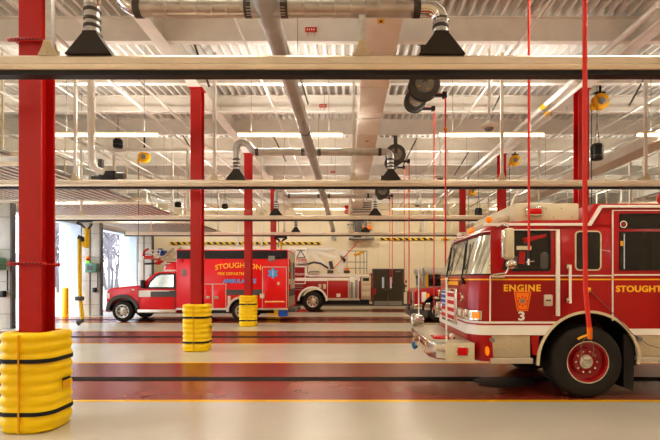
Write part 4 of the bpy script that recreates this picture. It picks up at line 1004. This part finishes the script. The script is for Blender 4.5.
# thin dark sheet with a ragged outline below the front step
mb = MB(); rnd = random.Random(5); pts = []
for k in range(26): a = 2*math.pi*k/26; pts.append((2.6+.5*math.cos(a)*(1+rnd.uniform(-.12, .12)), 7.75+.38*math.sin(a)*(1+rnd.uniform(-.15, .15))))
mb.prism(pts, .007, .014, 'z'); o = mb.build('floor_patch', 'dark_grey', origin=(2.55, 7.75, 0)); tag(o, 'dark ragged patch on the floor under the front engine', 'mat')

# ---------------------------------------------------------------- the ambulance
YA = 18.6; SA = YA/F
ax = lambda px: (px-VX)*SA
az = lambda py: H + (VY-py)*SA
A = thing('ambulance', 'bright red ambulance with a tall box body, facing left in the third lane', 'ambulance', (-6, YA+1.15, 0))
W0, W1 = YA, YA+2.35
mb = MB(); mb.cyl((ax(121.8), YA-.6, .42), (ax(121.8), YA+3, .42), .56, n=36); C1 = mb.build('cutter', 'black')
mb = MB(); mb.cyl((ax(241.5), YA-.6, .42), (ax(241.5), YA+3, .42), .52, n=36); C2 = mb.build('cutter', 'black')
bx0, bx1 = ax(176), ax(288)
mb = MB(); mb.box(bx0, bx1, W0, W1, az(309), az(249.5), .05, 3); box = mb.build('box_body', 'ambulance_red', A, cut=C2)
# cab: side outline
cabp = [(ax(176.5), az(313)), (ax(138), az(313)), (ax(106), az(308)), (ax(104.6), az(300)), (ax(105.5), az(291)), (ax(108), az(288.3)), (ax(124), az(286.6)), (ax(139.5), az(285.3)), (ax(146.5), az(278.5)), (ax(153), az(273.5)), (ax(158), az(271.8)), (ax(176.5), az(271.5))]
mb = MB(); mb.prism(cabp, W0+.08, W1-.08, 'y', .07, 3); cb = mb.build('cab', 'ambulance_red', A, cut=C1)
mb = MB(); mb.prism([(ax(176.5), az(272.5)), (ax(161), az(272.5)), (ax(163), az(266)), (ax(170), az(262)), (ax(176.5), az(261))], W0+.25, W1-.25, 'y', .05); mb.build('cab_cap', 'ambulance_red', A)
mb = MB(); mb.ribbon([(ax(162), az(270.5)), (ax(175.5), az(270.5))], .07, W0+.22, W0+.26); mb.build('cap_stripe', 'white_trim', A)
mb = MB(); mb.prism([(ax(147), az(287.5)), (ax(149.5), az(282)), (ax(155.5), az(276)), (ax(160), az(274.3)), (ax(173.5), az(274.3)), (ax(173.5), az(287.5))], W0+.055, W0+.085, 'y'); w = mb.build('side_window', 'glass_sky', A)
mb = MB(); mb.ribbon([(ax(147), az(287.8)), (ax(149.5), az(282)), (ax(155.5), az(275.6)), (ax(160), az(274)), (ax(173.7), az(274)), (ax(173.7), az(287.8))], .06, W0+.05, W0+.08, closed=True); mb.build('window_trim', 'black', w)
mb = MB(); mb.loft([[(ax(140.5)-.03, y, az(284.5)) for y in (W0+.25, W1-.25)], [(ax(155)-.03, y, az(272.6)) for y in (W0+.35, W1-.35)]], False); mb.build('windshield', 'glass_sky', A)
mb = MB(); mb.box(ax(137.5), ax(174), W0+.062, W0+.085, az(297), az(290.5)); mb.build('side_stripe', 'white_trim', A)
mb = MB(); mb.box(ax(150), ax(176), W0+.056, W0+.07, az(297), az(291.5)); mb.build('black_stripe', 'dark_grey', A)
mb = MB(); mb.ribbon([(ax(138), az(308)), (ax(138), az(289)), ], .02, W0+.06, W0+.08); mb.ribbon([(ax(174.8), az(309)), (ax(174.8), az(274))], .02, W0+.06, W0+.08); mb.build('door_seam', 'dark_grey', A)
mb = MB(); mb.box(ax(169), ax(174), W0+.04, W0+.08, az(292.5), az(291)); mb.build('door_handle', 'black', A)
mb = MB(); mb.box(ax(137), ax(175.5), W0+.02, W0+.3, az(313), az(309.5), .02); mb.build('running_board', 'aluminium', A)
mb = MB(); mb.ribbon([(ax(107.5), az(311))] + arc(ax(121.8), .42, .60, 175, 5, 20) + [(ax(137), az(310))], .13, W0+.03, W0+.15); mb.build('fender_flare', 'dark_grey', A)
mb = MB(); mb.box(ax(103.5), ax(109), W0+.12, W1-.12, az(312), az(303), .05, 3); mb.build('front_bumper', 'chrome', A)
mb = MB(); mb.box(ax(104.2), ax(106), W0+.5, W1-.5, az(301), az(292), .03); mb.build('grille', 'chrome', A)
mb = MB(); mb.box(ax(104.6), ax(109), W0+.06, W0+.4, az(299), az(293), .03); mb.build('headlight', 'white_trim', A)
mb = MB(); mb.box(ax(141.5), ax(145.5), W0-.12, W0+.02, az(288.5), az(280), .03); mb.tube([(ax(144), W0-.02, az(286)), (ax(147), W0+.1, az(287))], .02, 6); mb.build('side_mirror', 'black', A)
mb = MB(); mb.box(ax(131), ax(134), W0+.05, W0+.09, az(290.5), az(289)); mb.build('fender_badge', 'decal_white', A)
for yy0 in (W0-.006,):
    mb = MB(); mb.box(bx0+.04, bx1-.03, yy0-.004, yy0+.02, az(258.8), az(250.5)); mb.build('black_top_band', 'black', box)
    mb = MB(); mb.box(ax(203), bx1-.03, yy0-.003, yy0+.02, az(295), az(289.5)); mb.build('black_side_stripe', 'dark_grey', box)
    mb = MB(); mb.ribbon([(ax(176), az(309)), (ax(288), az(309))], .08, yy0-.02, yy0+.05); mb.build('lower_rail', 'aluminium', box, cut=C2)
# compartment doors outlined in white
def hatch(p0, p1, q0, q1, nm='compartment_door'):
    mb = MB(); mb.box(ax(p0), ax(p1), W0-.018, W0+.01, az(q1), az(q0), .006); h = mb.build(nm, 'ambulance_red', box, cut=C2)
    mb = MB(); mb.ribbon([(ax(p0), az(q1)), (ax(p0), az(q0)), (ax(p1), az(q0)), (ax(p1), az(q1))], .028, W0-.022, W0-.01); mb.build('door_edge', 'jamb_grey', h); return h
h = hatch(204, 212.4, 284, 309); mb = MB(); mb.box(ax(206), ax(210), W0-.03, W0-.015, az(298.5), az(296)); mb.build('latch', 'chrome', h)
h = hatch(213, 226, 284, 309); mb = MB(); mb.box(ax(214.5), ax(218.5), W0-.03, W0-.015, az(298.5), az(296)); mb.build('latch', 'chrome', h)
h = hatch(262.5, 286.5, 267, 308)
mb = MB(); mb.box(ax(277.5), ax(280), W0-.03, W0-.015, az(285), az(282)); mb.build('latch', 'chrome', h)
mb = MB(); mb.box(ax(182), ax(186), W0-.03, W0-.005, az(275.5), az(269.5), .01); mb.build('round_vent', 'grey', box)
for px, py, wd, hh, m, nm in ((182, 260.5, 2.2, 1.6, 'lamp_red', 'side_lamp'), (272, 258.5, 3.5, 3.2, 'grey', 'flood_light'), (279, 257.5, 3, 2, 'black', 'rear_lamp'), (262.5, 296, 2.5, 3, 'beige_panel', 'fuel_door'), (229.5, 300, 1.5, 5, 'beige_panel', 'intake_panel')):
    mb = MB(); mb.box(ax(px-wd), ax(px+wd*.8), W0-.05, W0, az(py+hh*.8), az(py-hh*.8), .012); mb.build(nm, m, box)
# lettering
text('town_lettering', 'STOUGHTON', .285, ax(215), W0-.012, az(270.2), 'gold', box, sx=1.03, bold=.006, arch=.10)
text('department_lettering', 'FIRE DEPARTMENT', .15, ax(217.5), W0-.012, az(275), 'gold', box, sx=1.08, bold=.004)
text('ambulance_lettering', 'AMBULANCE', .23, ax(223), W0-.012, az(283), 'light_blue', box, sx=.98, bold=.006)
mb = MB(); sx_, sz_ = ax(273), az(273.3)
for k in range(3):
    a = R(90+60*k); d = Vector((math.cos(a), math.sin(a))); nn = Vector((-d.y, d.x)); c = Vector((sx_, sz_))
    mb.prism([tuple(c+d*s1*.20+nn*s2*.052) for s1, s2 in ((-1, -1), (1, -1), (1, 1), (-1, 1))], W0-.027-k*.0006, W0-.02, 'y')
so = mb.build('star_of_life', 'light_blue', box)
mb = MB(); mb.box(sx_-.009, sx_+.009, W0-.032, W0-.028, sz_-.13, sz_+.13); mb.tube([(sx_-.03, W0-.031, sz_-.08), (sx_+.03, W0-.031, sz_-.03), (sx_-.03, W0-.031, sz_+.02), (sx_+.03, W0-.031, sz_+.07)], .007, 6); mb.build('serpent_staff', 'decal_white', so)
mb = MB()
for k in range(9): mb.box(ax(265)+k*.09, ax(265)+k*.09+.06, W0-.024, W0-.016, az(302)-.02, az(302)+.05-.008*abs(k-4))
mb.build('gold_motif', 'gold', box)
mb = MB(); mb.ribbon([(ax(265), az(301.3)), (ax(284), az(301.3))], .02, W0-.026, W0-.02); mb.build('white_line_motif', 'decal_white', box)
wheel(A, ax(121.8), W0+.05, .42, .42, .26, 'aluminium', rr=.60); wheel(A, ax(121.8), W1-.05, .42, .42, .26, 'aluminium', side=1, rr=.60)
wheel(A, ax(241.5), W0+.05, .42, .42, .5, 'aluminium', rr=.60); wheel(A, ax(241.5), W1-.05, .42, .42, .5, 'aluminium', side=1, rr=.60)
mb = MB(); mb.ribbon(arc(ax(241.5), .42, .55, 182, -2, 24), .09, W0-.03, W0+.06); mb.build('rear_wheel_trim', 'aluminium', A)
mb = MB(); mb.box(ax(112), ax(285), W0+.6, W1-.6, .30, .62); mb.box(ax(126), ax(137), W0+.3, W1-.3, .35, 1.0); mb.box(ax(228), ax(256), W0+.56, W1-.56, .3, 1.0); mb.build('chassis', 'black', A)
mb = MB(); mb.box(bx1-.01, bx1+.02, W0+.06, W1-.06, .6, 2.78, .01); rd = mb.build('rear_doors', 'tan_step', A)
mb = MB(); mb.box(bx1+.015, bx1+.03, W0+.15, W1-.15, 1.0, 1.3); mb.box(bx1+.015, bx1+.03, W0+.3, W0+.9, 1.7, 2.4); mb.box(bx1+.015, bx1+.03, W1-.9, W1-.3, 1.7, 2.4); mb.build('rear_panels', 'dark_grey', rd)
mb = MB(); mb.box(bx1, bx1+.28, W0+.15, W1-.15, .38, .50, .02); mb.build('rear_step', 'dark_grey', A)
mb = MB(); mb.box(ax(274), ax(278), W0+.02, W0+.2, .25, .50); mb.build('yellow_block', 'yellow', A)
mb = MB(); mb.box(ax(278.5), ax(287), W0+.02, W0+.3, .22, .50); mb.build('blue_block', 'blue', A)
mb = MB()
for k in range(3): mb.box(bx1, bx1+.06, W0+.1, W0+.3, 1.2+k*.5, 1.5+k*.5, .02)
mb.build('tail_lamp', 'lamp_red', A)
kill(C1); kill(C2)

# ---------------------------------------------------------------- the ladder truck behind
YL = 24.55; SL = YL/F
lx = lambda px: (px-VX)*SL
lz = lambda py: H + (VY-py)*SL
T = thing('ladder_truck', 'red and white aerial ladder truck against the back wall, behind the ambulance', 'fire truck', (-5, YL+1.25, 0))
T0, T1 = YL, YL+2.5
mb = MB(); mb.cyl((lx(312.5), T0-.5, .53), (lx(312.5), T1+.5, .53), .72, n=40); C1 = mb.build('cutter', 'black')
mb = MB(); mb.cyl((lx(196), T0-.5, .53), (lx(196), T1+.5, .53), .72, n=40); C2 = mb.build('cutter', 'black')
mb = MB(); mb.prism([(lx(161), .7), (lx(160), 1.6), (lx(164.5), 2.45), (lx(167), 2.60), (lx(224), 2.60), (lx(224), .7)], T0, T1, 'y', .06, 3); mb.build('cab', 'engine_red', T, cut=C2)
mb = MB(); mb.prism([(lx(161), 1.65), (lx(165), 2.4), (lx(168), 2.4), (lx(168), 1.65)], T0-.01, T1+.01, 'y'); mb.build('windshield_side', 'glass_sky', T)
mb = MB(); mb.ribbon([(lx(161), 2.50), (lx(224), 2.50)], .05, T0-.02, T0+.02); mb.build('cab_stripe', 'white_trim', T)
for a, b in ((170, 182), (186, 196), (200, 212)):
    mb = MB(); mb.box(lx(a), lx(b), T0-.02, T0+.01, 1.7, 2.38, .01); mb.build('cab_window', 'white_paint' if a == 170 else 'glass_dark', T)
mb = MB(); mb.box(lx(224), lx(371), T0, T1, lz(299), lz(277), .03); mb.build('body', 'engine_red_dark', T, cut=C1)
mb = MB(); mb.box(lx(275), lx(306), T0+.01, T1-.01, lz(277.5), lz(266), .02); mb.build('front_locker', 'engine_red_dark', T)
mb = MB(); mb.ribbon([(lx(294), lz(266.5)), (lx(306), lz(266.5)), (lx(306.5), lz(275.5)), (lx(369), lz(275.5))], .07, T0-.02, T0+.05); mb.build('top_trim', 'white_trim', T)
mb = MB(); mb.box(lx(284), lx(360), T0-.012, T0+.01, lz(281), lz(277.7)); mb.build('white_band', 'white_trim', T)
mb = MB(); mb.ribbon([(lx(294), lz(283.5)), (lx(305.2), lz(283.5)), (lx(305.2), lz(267))], .04, T0-.02, T0); mb.build('locker_trim', 'white_trim', T)
text('body_lettering', 'STOUGHTON', .17, lx(293.5), T0-.012, lz(275.4), 'decal_white', T, sx=.75, bold=.003)
mb = MB()
for k in range(3): mb.box(lx(295), lx(303), T0-.03, T0-.01, lz(290-k*2.4), lz(289.2-k*2.4))
mb.build('pump_gauges', 'grey', T)
mb = MB(); mb.box(lx(327.5), lx(348), T0-.03, T0+.01, lz(298.5), lz(280.5), .01); h = mb.build('locker_door', 'engine_red', T)
mb = MB(); mb.ribbon([(lx(327.5), lz(298.5)), (lx(348.5), lz(298.5)), (lx(348.5), lz(280.3)), (lx(327.5), lz(280.3))], .045, T0-.04, T0, closed=True); mb.build('door_trim', 'beige_panel', h)
mb = MB(); mb.box(lx(336.5), lx(340.5), T0-.04, T0-.03, lz(297), lz(293.5)); mb.build('door_label', 'decal_white', h)
for a, b, c_, d_ in ((318.5, 321.5, 284, 288), (323, 326, 284, 289)):
    mb = MB(); mb.box(lx(a), lx(b), T0-.03, T0, lz(d_), lz(c_), .01); mb.build('outlet_plate', 'beige_panel', T)
mb = MB(); mb.box(lx(349.5), lx(359), T0-.04, T0+.3, lz(300), lz(276), .02); mb.build('steel_cabinet', 'aluminium', T)
mb = MB(); mb.box(lx(350.5), lx(353), T0-.06, T0-.03, lz(298), lz(282), .01); mb.box(lx(355), lx(357.5), T0-.06, T0-.03, lz(298), lz(280), .01); mb.build('outrigger', 'grey', T)
mb = MB(); mb.box(lx(361), lx(371), T0-.02, T0+.3, lz(299.5), lz(276), .02); s = mb.build('rear_locker', 'tan_step', T)
mb = MB()
for k, z in enumerate((280, 286, 292)): mb.box(lx(362), lx(370), T0-.03, T0-.01, lz(z+4), lz(z-.5), .01)
mb.build('rear_drawer', 'beige_panel', s)
mb = MB(); mb.box(lx(363), lx(369), T0-.05, T0-.02, lz(281), lz(278)); mb.build('dark_slot', 'black', s)
mb = MB(); mb.box(lx(371), lx(372.5), T0+.1, T1-.1, lz(302), lz(273), .01); mb.tube([(lx(373), T0, .9), (lx(374.5), T0, 1.0), (lx(374.5), T0, 1.2)], .08, 8); mb.build('tail_post', 'engine_red', T)
mb = MB(); mb.box(lx(326), lx(360), T0, T0+.3, lz(300.5), lz(299), .01); mb.build('side_sill', 'aluminium', T)
mb = MB(); mb.box(lx(200), lx(370), T0+.7, T1-.7, .35, .75); mb.box(lx(330), lx(358), T0+.1, T0+.6, lz(304), lz(300.5)); mb.box(lx(360), lx(368), T0+.05, T0+.4, .42, .62); mb.build('chassis', 'black', T)
mb = MB(); mb.ribbon(arc(lx(312.5), .53, .74, 178, 2, 28), .10, T0-.03, T0+.08); mb.build('arch_trim', 'white_trim', T)
mb = MB(); mb.loft([[(x, T0+.02, z) for x, z in arc(lx(312.5), .53, .70, 184, -4, 24)], [(x, T0+.7, z) for x, z in arc(lx(312.5), .53, .70, 184, -4, 24)]], False); mb.build('arch_liner', 'black', T)
wheel(T, lx(312.5), T0+.04, .53, .53, .5, 'aluminium'); wheel(T, lx(312.5), T1-.04, .53, .53, .5, 'aluminium', side=1)
wheel(T, lx(196), T0+.04, .53, .53, .4, 'aluminium'); wheel(T, lx(196), T1-.04, .53, .53, .4, 'aluminium', side=1)
mb = MB(); mb.box(lx(290), lx(307), T0-.25, T0+.1, .03, .10, .02); mb.tube([(lx(294), T0-.1, .1), (lx(296), T0, .6)], .05, 8); mb.build('red_step', 'lamp_red', T)
# aerial device: turntable, boom truss, bucket
ym = T0+.5
bz = MB(); bz.box(lx(295.5), lx(306), T0+.15, T1-.5, lz(263.5), lz(248.5), .02); tt = bz.build('turntable_housing', 'white_trim', T)
text('housing_lettering', 'TOWER', .26, lx(295.5), T0+.145, lz(262), 'sign_red', tt, sx=.62, bold=.006)
bz = MB(); bz.ribbon([(lx(296.5), lz(257.5)), (lx(300.5), lz(250)), (lx(305), lz(257.5))], .05, T0+.11, T0+.15); bz.ribbon([(lx(296.5), lz(250)), (lx(305), lz(250))], .05, T0+.11, T0+.15); bz.ribbon([(lx(296.5), lz(257.5)), (lx(305), lz(257.5))], .05, T0+.11, T0+.15); bz.build('lattice', 'grey', tt)
def beam(p, q_, w, m, nm, y=ym, d=.2, par=T):
    mb = MB(); mb.ribbon([(lx(p[0]), lz(p[1])), (lx(q_[0]), lz(q_[1]))], w, y, y+d); return mb.build(nm, m, par)
beam((178, 248), (334, 248.5), .13, 'white_trim', 'boom_rail'); beam((178, 248), (334, 248.5), .13, 'white_trim', 'boom_rail', y=T0+1.7)
beam((178, 254), (300, 254), .13, 'white_trim', 'boom_rail'); beam((308, 250), (330, 271), .22, 'white_trim', 'boom_brace')
beam((334, 248), (346, 262), .16, 'white_trim', 'boom_brace'); beam((312, 250), (336, 257), .14, 'white_trim', 'boom_brace'); beam((345, 250), (340, 272), .30, 'white_trim', 'boom_brace')
beam((306, 248), (308.5, 272), .12, 'white_trim', 'boom_brace')
mb = MB()
for k in range(16): mb.ribbon([(lx(180+k*7.2), lz(254)), (lx(183.6+k*7.2), lz(248)), (lx(187.2+k*7.2), lz(254))], .045, ym+.02, ym+.06)
mb.build('boom_lattice', 'beige_panel', T)
mb = MB(); mb.box(lx(327), lx(333), ym-.1, ym+.4, lz(273), lz(270)); mb.box(lx(344), lx(350), ym-.1, ym+.4, lz(273), lz(270.5)); mb.tube([(lx(307), ym-.1, lz(264)), (lx(313), ym-.1, lz(262)), (lx(320), ym-.1, lz(263)), (lx(328), ym-.1, lz(268))], .05, 8); mb.tube([(lx(330), ym-.1, lz(261)), (lx(332), ym-.1, lz(269))], .10, 8); mb.build('hydraulic_parts', 'dark_grey', T)
mb = MB(); mb.box(lx(345), lx(349), ym-.15, ym+.1, lz(270.5), lz(267.5), .01); mb.build('orange_lamp', 'orange', T)
mb = MB(); mb.box(lx(309), lx(319), T0+.1, T0+.5, lz(272.5), lz(271), .01); mb.build('grey_tray', 'grey', T)
mb = MB(); mb.tube([(lx(333), ym-.1, lz(269)), (lx(359), ym-.1, lz(240.5))], .022, 8); mb.build('diagonal_line', 'hose_red', T)
for x_ in (344, 347, 356, 360.5, 364.5, 367.5):
    mb = MB(); mb.tube([(lx(x_), ym+.3, lz(274)), (lx(x_), ym+.3, lz(250))], .022, 6); mb.build('rail_post', 'grey', T)
mb = MB()
for py in (250, 261.5, 268): mb.tube([(lx(347), ym+.3, lz(py)), (lx(367.5), ym+.3, lz(py))], .02, 6)
mb.build('top_rail', 'grey', T)
mb = MB(); mb.tube([(lx(354), ym+.2, lz(254)), (lx(359), ym+.2, lz(253.5)), (lx(361), ym+.2, lz(251.5)), (lx(364), ym+.2, lz(251))], .07, 8); mb.build('yellow_monitor', 'yellow', T)
# bucket ahead of the cab
mb = MB()
for zc in (250, 253.5, 257.5):
    P = [(lx(142), T0+.2), (lx(157), T0+.2), (lx(157), T0+1.9), (lx(142), T0+1.9)]
    pts = [(p[0] + (.10 if zc == 250 else 0), p[1], lz(zc)) for p in P]; mb.tube(pts + [pts[0]], .03, 6)
for x_, y_ in ((142, .2), (147, .2), (152, .2), (157, .2), (142, 1.9), (157, 1.9), (142, 1.0)): mb.tube([(lx(x_), T0+y_, lz(258)), (lx(x_)+.1, T0+y_, lz(250))], .028, 6)
bk = mb.build('bucket_cage', 'white_trim', T)
mb = MB(); mb.box(lx(142), lx(157), T0+.2, T0+1.9, lz(258.8), lz(257.5)); mb.build('bucket_floor', 'sign_red', bk)
mb = MB(); mb.tube([(lx(142), T0+.15, lz(256)), (lx(143), T0+.15, lz(251)), (lx(147), T0+.15, lz(248.5))], .06, 8); mb.box(lx(143), lx(152), T0+.14, T0+.18, lz(257.8), lz(255.5)); mb.build('bucket_guard', 'sign_red', bk)
mb = MB(); mb.tube([(lx(140), T0+.6, lz(263.5)), (lx(151), T0+.6, lz(263))], .05, 8); mb.build('nozzle_barrel', 'black', bk)
mb = MB(); mb.tube([(lx(151), T0+.6, lz(263)), (lx(155), T0+.6, lz(262)), (lx(158), T0+.6, lz(260))], [.08, .13, .08], 10); mb.build('nozzle', 'sign_red', bk)
mb = MB(); mb.box(lx(155), lx(160), T0+.3, T0+1, lz(255), lz(250), .03); mb.tube([(lx(157), T0+.4, lz(250)), (lx(157), T0+.4, lz(248))], .12, 8); mb.build('bucket_console', 'blue', bk)
mb = MB(); mb.tube([(lx(158), ym, lz(258)), (lx(170), ym, lz(248))], .07, 8); mb.tube([(lx(163), ym, lz(260)), (lx(178), ym, lz(247))], .07, 8); mb.tube([(lx(157), ym, lz(259)), (lx(176), ym, lz(259))], .06, 8); mb.tube([(lx(168), ym, lz(249)), (lx(178), ym, lz(257))], .05, 8)
mb.build('boom_tip', 'beige_panel', T)
mb = MB(); mb.box(lx(172), lx(186), T0+.7, T1-.7, 2.6, 3.0); mb.box(lx(296), lx(336), T0+.5, T1-.5, lz(277.2), lz(262)+0, .02) if 0 else None; mb.build('boom_cradle', 'dark_grey', T)
mb = MB(); mb.box(lx(296), lx(306), T0+.6, T1-.8, lz(266.5), lz(263)); mb.box(lx(308), lx(345), ym, T1-.6, lz(277), lz(273.5)); mb.build('turntable_base', 'white_trim', T)
kill(C1); kill(C2)

# ---------------------------------------------------------------- the small truck in the third lane
YT = 18.5; ST = YT/F
tx = lambda px: (px-VX)*ST
tz = lambda py: H + (VY-py)*ST
B = thing('utility_truck', 'smaller red fire truck with a chrome nose, half hidden behind the front engine', 'fire truck', (5, YT+1.1, 0))
B0, B1 = YT, YT+2.2
mb = MB(); mb.cyl((tx(438.5), B0-.5, .45), (tx(438.5), B1+.5, .45), .60, n=36); C1 = mb.build('cutter', 'black')
mb = MB(); mb.prism([(tx(415), tz(314)), (tx(414.5), tz(292.5)), (tx(417), tz(290)), (tx(427), tz(287.5)), (tx(460), tz(286)), (tx(520), tz(286)), (tx(520), tz(314))], B0, B1, 'y', .05, 3); mb.build('hood', 'engine_red', B, cut=C1)
mb = MB(); mb.prism([(tx(424), tz(288)), (tx(423), tz(269.5)), (tx(520), tz(269.5)), (tx(520), tz(288))], B0+.05, B1-.05, 'y', .03); mb.build('cab', 'tan_step', B)
mb = MB(); mb.box(tx(422), tx(520), B0-.02, B1+.02, tz(273.5), tz(268), .02); mb.build('roof_visor', 'jamb_grey', B)
mb = MB(); mb.box(tx(428.5), tx(441), B0+.02, B0+.07, tz(286), tz(274.5), .01); w = mb.build('side_window', 'glass_dark', B)
mb = MB(); mb.box(tx(426), tx(428), B0+.01, B0+.08, tz(287), tz(274)); mb.build('window_post', 'yellow', w)
mb = MB(); mb.box(tx(424)-.03, tx(424)+.02, B0+.2, B1-.2, tz(286), tz(275), .01); mb.build('windshield', 'glass_sky', B)
mb = MB(); mb.box(tx(414)-.03, tx(415)+.02, B0+.35, B1-.35, tz(308), tz(292), .02); g = mb.build('grille', 'chrome', B)
mb = MB()
for k in range(6): mb.box(tx(414)-.05, tx(414), B0+.4, B1-.4, tz(306-k*2.5), tz(305-k*2.5))
mb.build('grille_bars', 'black', g)
mb = MB(); mb.box(tx(412.5), tx(428), B0-.04, B1+.04, tz(318), tz(309), .05, 3); mb.build('front_bumper', 'dark_grey', B)
mb = MB(); mb.box(tx(424), tx(430), B0-.05, B0+.05, tz(310), tz(302.5), .02); mb.box(tx(413.5), tx(422), B0-.06, B0+.05, tz(309), tz(304), .02); mb.build('chrome_step', 'chrome', B)
mb = MB(); mb.box(tx(421.5), tx(426.5), B0-.02, B0+.06, tz(302), tz(292), .015); hb = mb.build('headlight', 'white_trim', B)
mb = MB(); mb.box(tx(427), tx(429.5), B0-.02, B0+.04, tz(299), tz(293.5), .01); mb.build('turn_lamp', 'amber', B)
mb = MB(); mb.ribbon(arc(tx(438.5), .45, .62, 178, 2, 24), .08, B0-.05, B0+.05); mb.build('fender_flare', 'black', B)
mb = MB(); mb.loft([[(x, B0+.02, z) for x, z in arc(tx(438.5), .45, .59, 184, -4, 24)], [(x, B0+.6, z) for x, z in arc(tx(438.5), .45, .59, 184, -4, 24)]], False); mb.build('arch_liner', 'black', B)
wheel(B, tx(438.5), B0-.02, .45, .45, .3, 'aluminium'); wheel(B, tx(438.5), B1+.02, .45, .45, .3, 'aluminium', side=1)
wheel(B, tx(505), B0-.02, .45, .45, .3, 'aluminium'); wheel(B, tx(505), B1+.02, .45, .45, .3, 'aluminium', side=1)
mb = MB(); mb.cyl((tx(423), B0-.1, tz(286)), (tx(423), B0-.1, tz(268)), .03, n=8); mb.box(tx(422), tx(424.5), B0-.14, B0-.06, tz(276), tz(271)); mb.tube([(tx(423), B0-.1, tz(285)), (tx(425), B0+.06, tz(286))], .02, 6); mb.build('mirror_post', 'grey', B)
mb = MB(); mb.box(tx(420), tx(515), B0+.5, B1-.5, .35, .7); mb.build('chassis', 'black', B)
kill(C1)

# ================================================================ LIGHT, SKY, CAMERA
def light(name, kind, loc, energy, color, rot=(0, 0, 0), **k):
    l = bpy.data.lights.new(name, kind); l.energy = energy; l.color = color
    for a, v in k.items(): setattr(l, a, v)
    o = bpy.data.objects.new(name, l); COL.objects.link(o); o.location = loc; o.rotation_euler = rot; return o
for X, Y in lamps:
    warm = (1, .93, .82) if X > -3 else (1, .98, .95)
    light('strip_down', 'AREA', (X, Y, 5.0), DOWN, warm, shape='RECTANGLE', size=2.3, size_y=.12)
    light('strip_up', 'AREA', (X, Y, 5.13), UP, (1, .965, .93), (math.pi, 0, 0), shape='RECTANGLE', size=2.3, size_y=.3)
for X, cc in ((-10, (1, .97, .93)), (-5, (1, .95, .88)), (0, (1, .92, .80)), (5, (1, .92, .78)), (10, (1, .92, .80))): light('wall_fill', 'AREA', (X, 27.0, 6.0), 62, cc, (R(35), 0, 0), shape='RECTANGLE', size=4, size_y=.2)  # added fill lamps without fixtures, brightening the back wall
light('sun', 'SUN', (-30, 0, 30), 3.0, (1, .95, .88), (R(28), R(-20), 0), angle=R(2))
w = bpy.data.worlds.new('sky'); SC.world = w; w.use_nodes = True
nt = w.node_tree; bg = nt.nodes['Background']
tc = nt.nodes.new('ShaderNodeTexCoord'); sp = nt.nodes.new('ShaderNodeSeparateXYZ'); nt.links.new(tc.outputs['Generated'], sp.inputs[0])
rp = nt.nodes.new('ShaderNodeValToRGB'); rp.color_ramp.elements[0].position = 0; rp.color_ramp.elements[0].color = (.90, .93, 1, 1)
rp.color_ramp.elements[1].position = .6; rp.color_ramp.elements[1].color = (.62, .78, 1, 1)
nt.links.new(sp.outputs['Z'], rp.inputs['Fac']); nt.links.new(rp.outputs['Color'], bg.inputs['Color']); bg.inputs['Strength'].default_value = WORLD

cam = bpy.data.cameras.new('camera'); co = bpy.data.objects.new('camera', cam); COL.objects.link(co)
co.location = (0, 0, H); co.rotation_euler = (R(90), 0, 0)
cam.sensor_width = 36; cam.lens = F/660*36; cam.shift_x = (330-VX)/660; cam.shift_y = (VY-220)/660; cam.clip_end = 500
SC.camera = co
SC.view_settings.view_transform = 'Standard'; SC.view_settings.look = LOOK; SC.view_settings.exposure = EXPO
SC.cycles.use_denoising = True
SC.cycles.max_bounces = 8; SC.cycles.diffuse_bounces = 4; SC.cycles.sample_clamp_indirect = 6
SC.cycles.caustics_reflective = False; SC.cycles.caustics_refractive = False
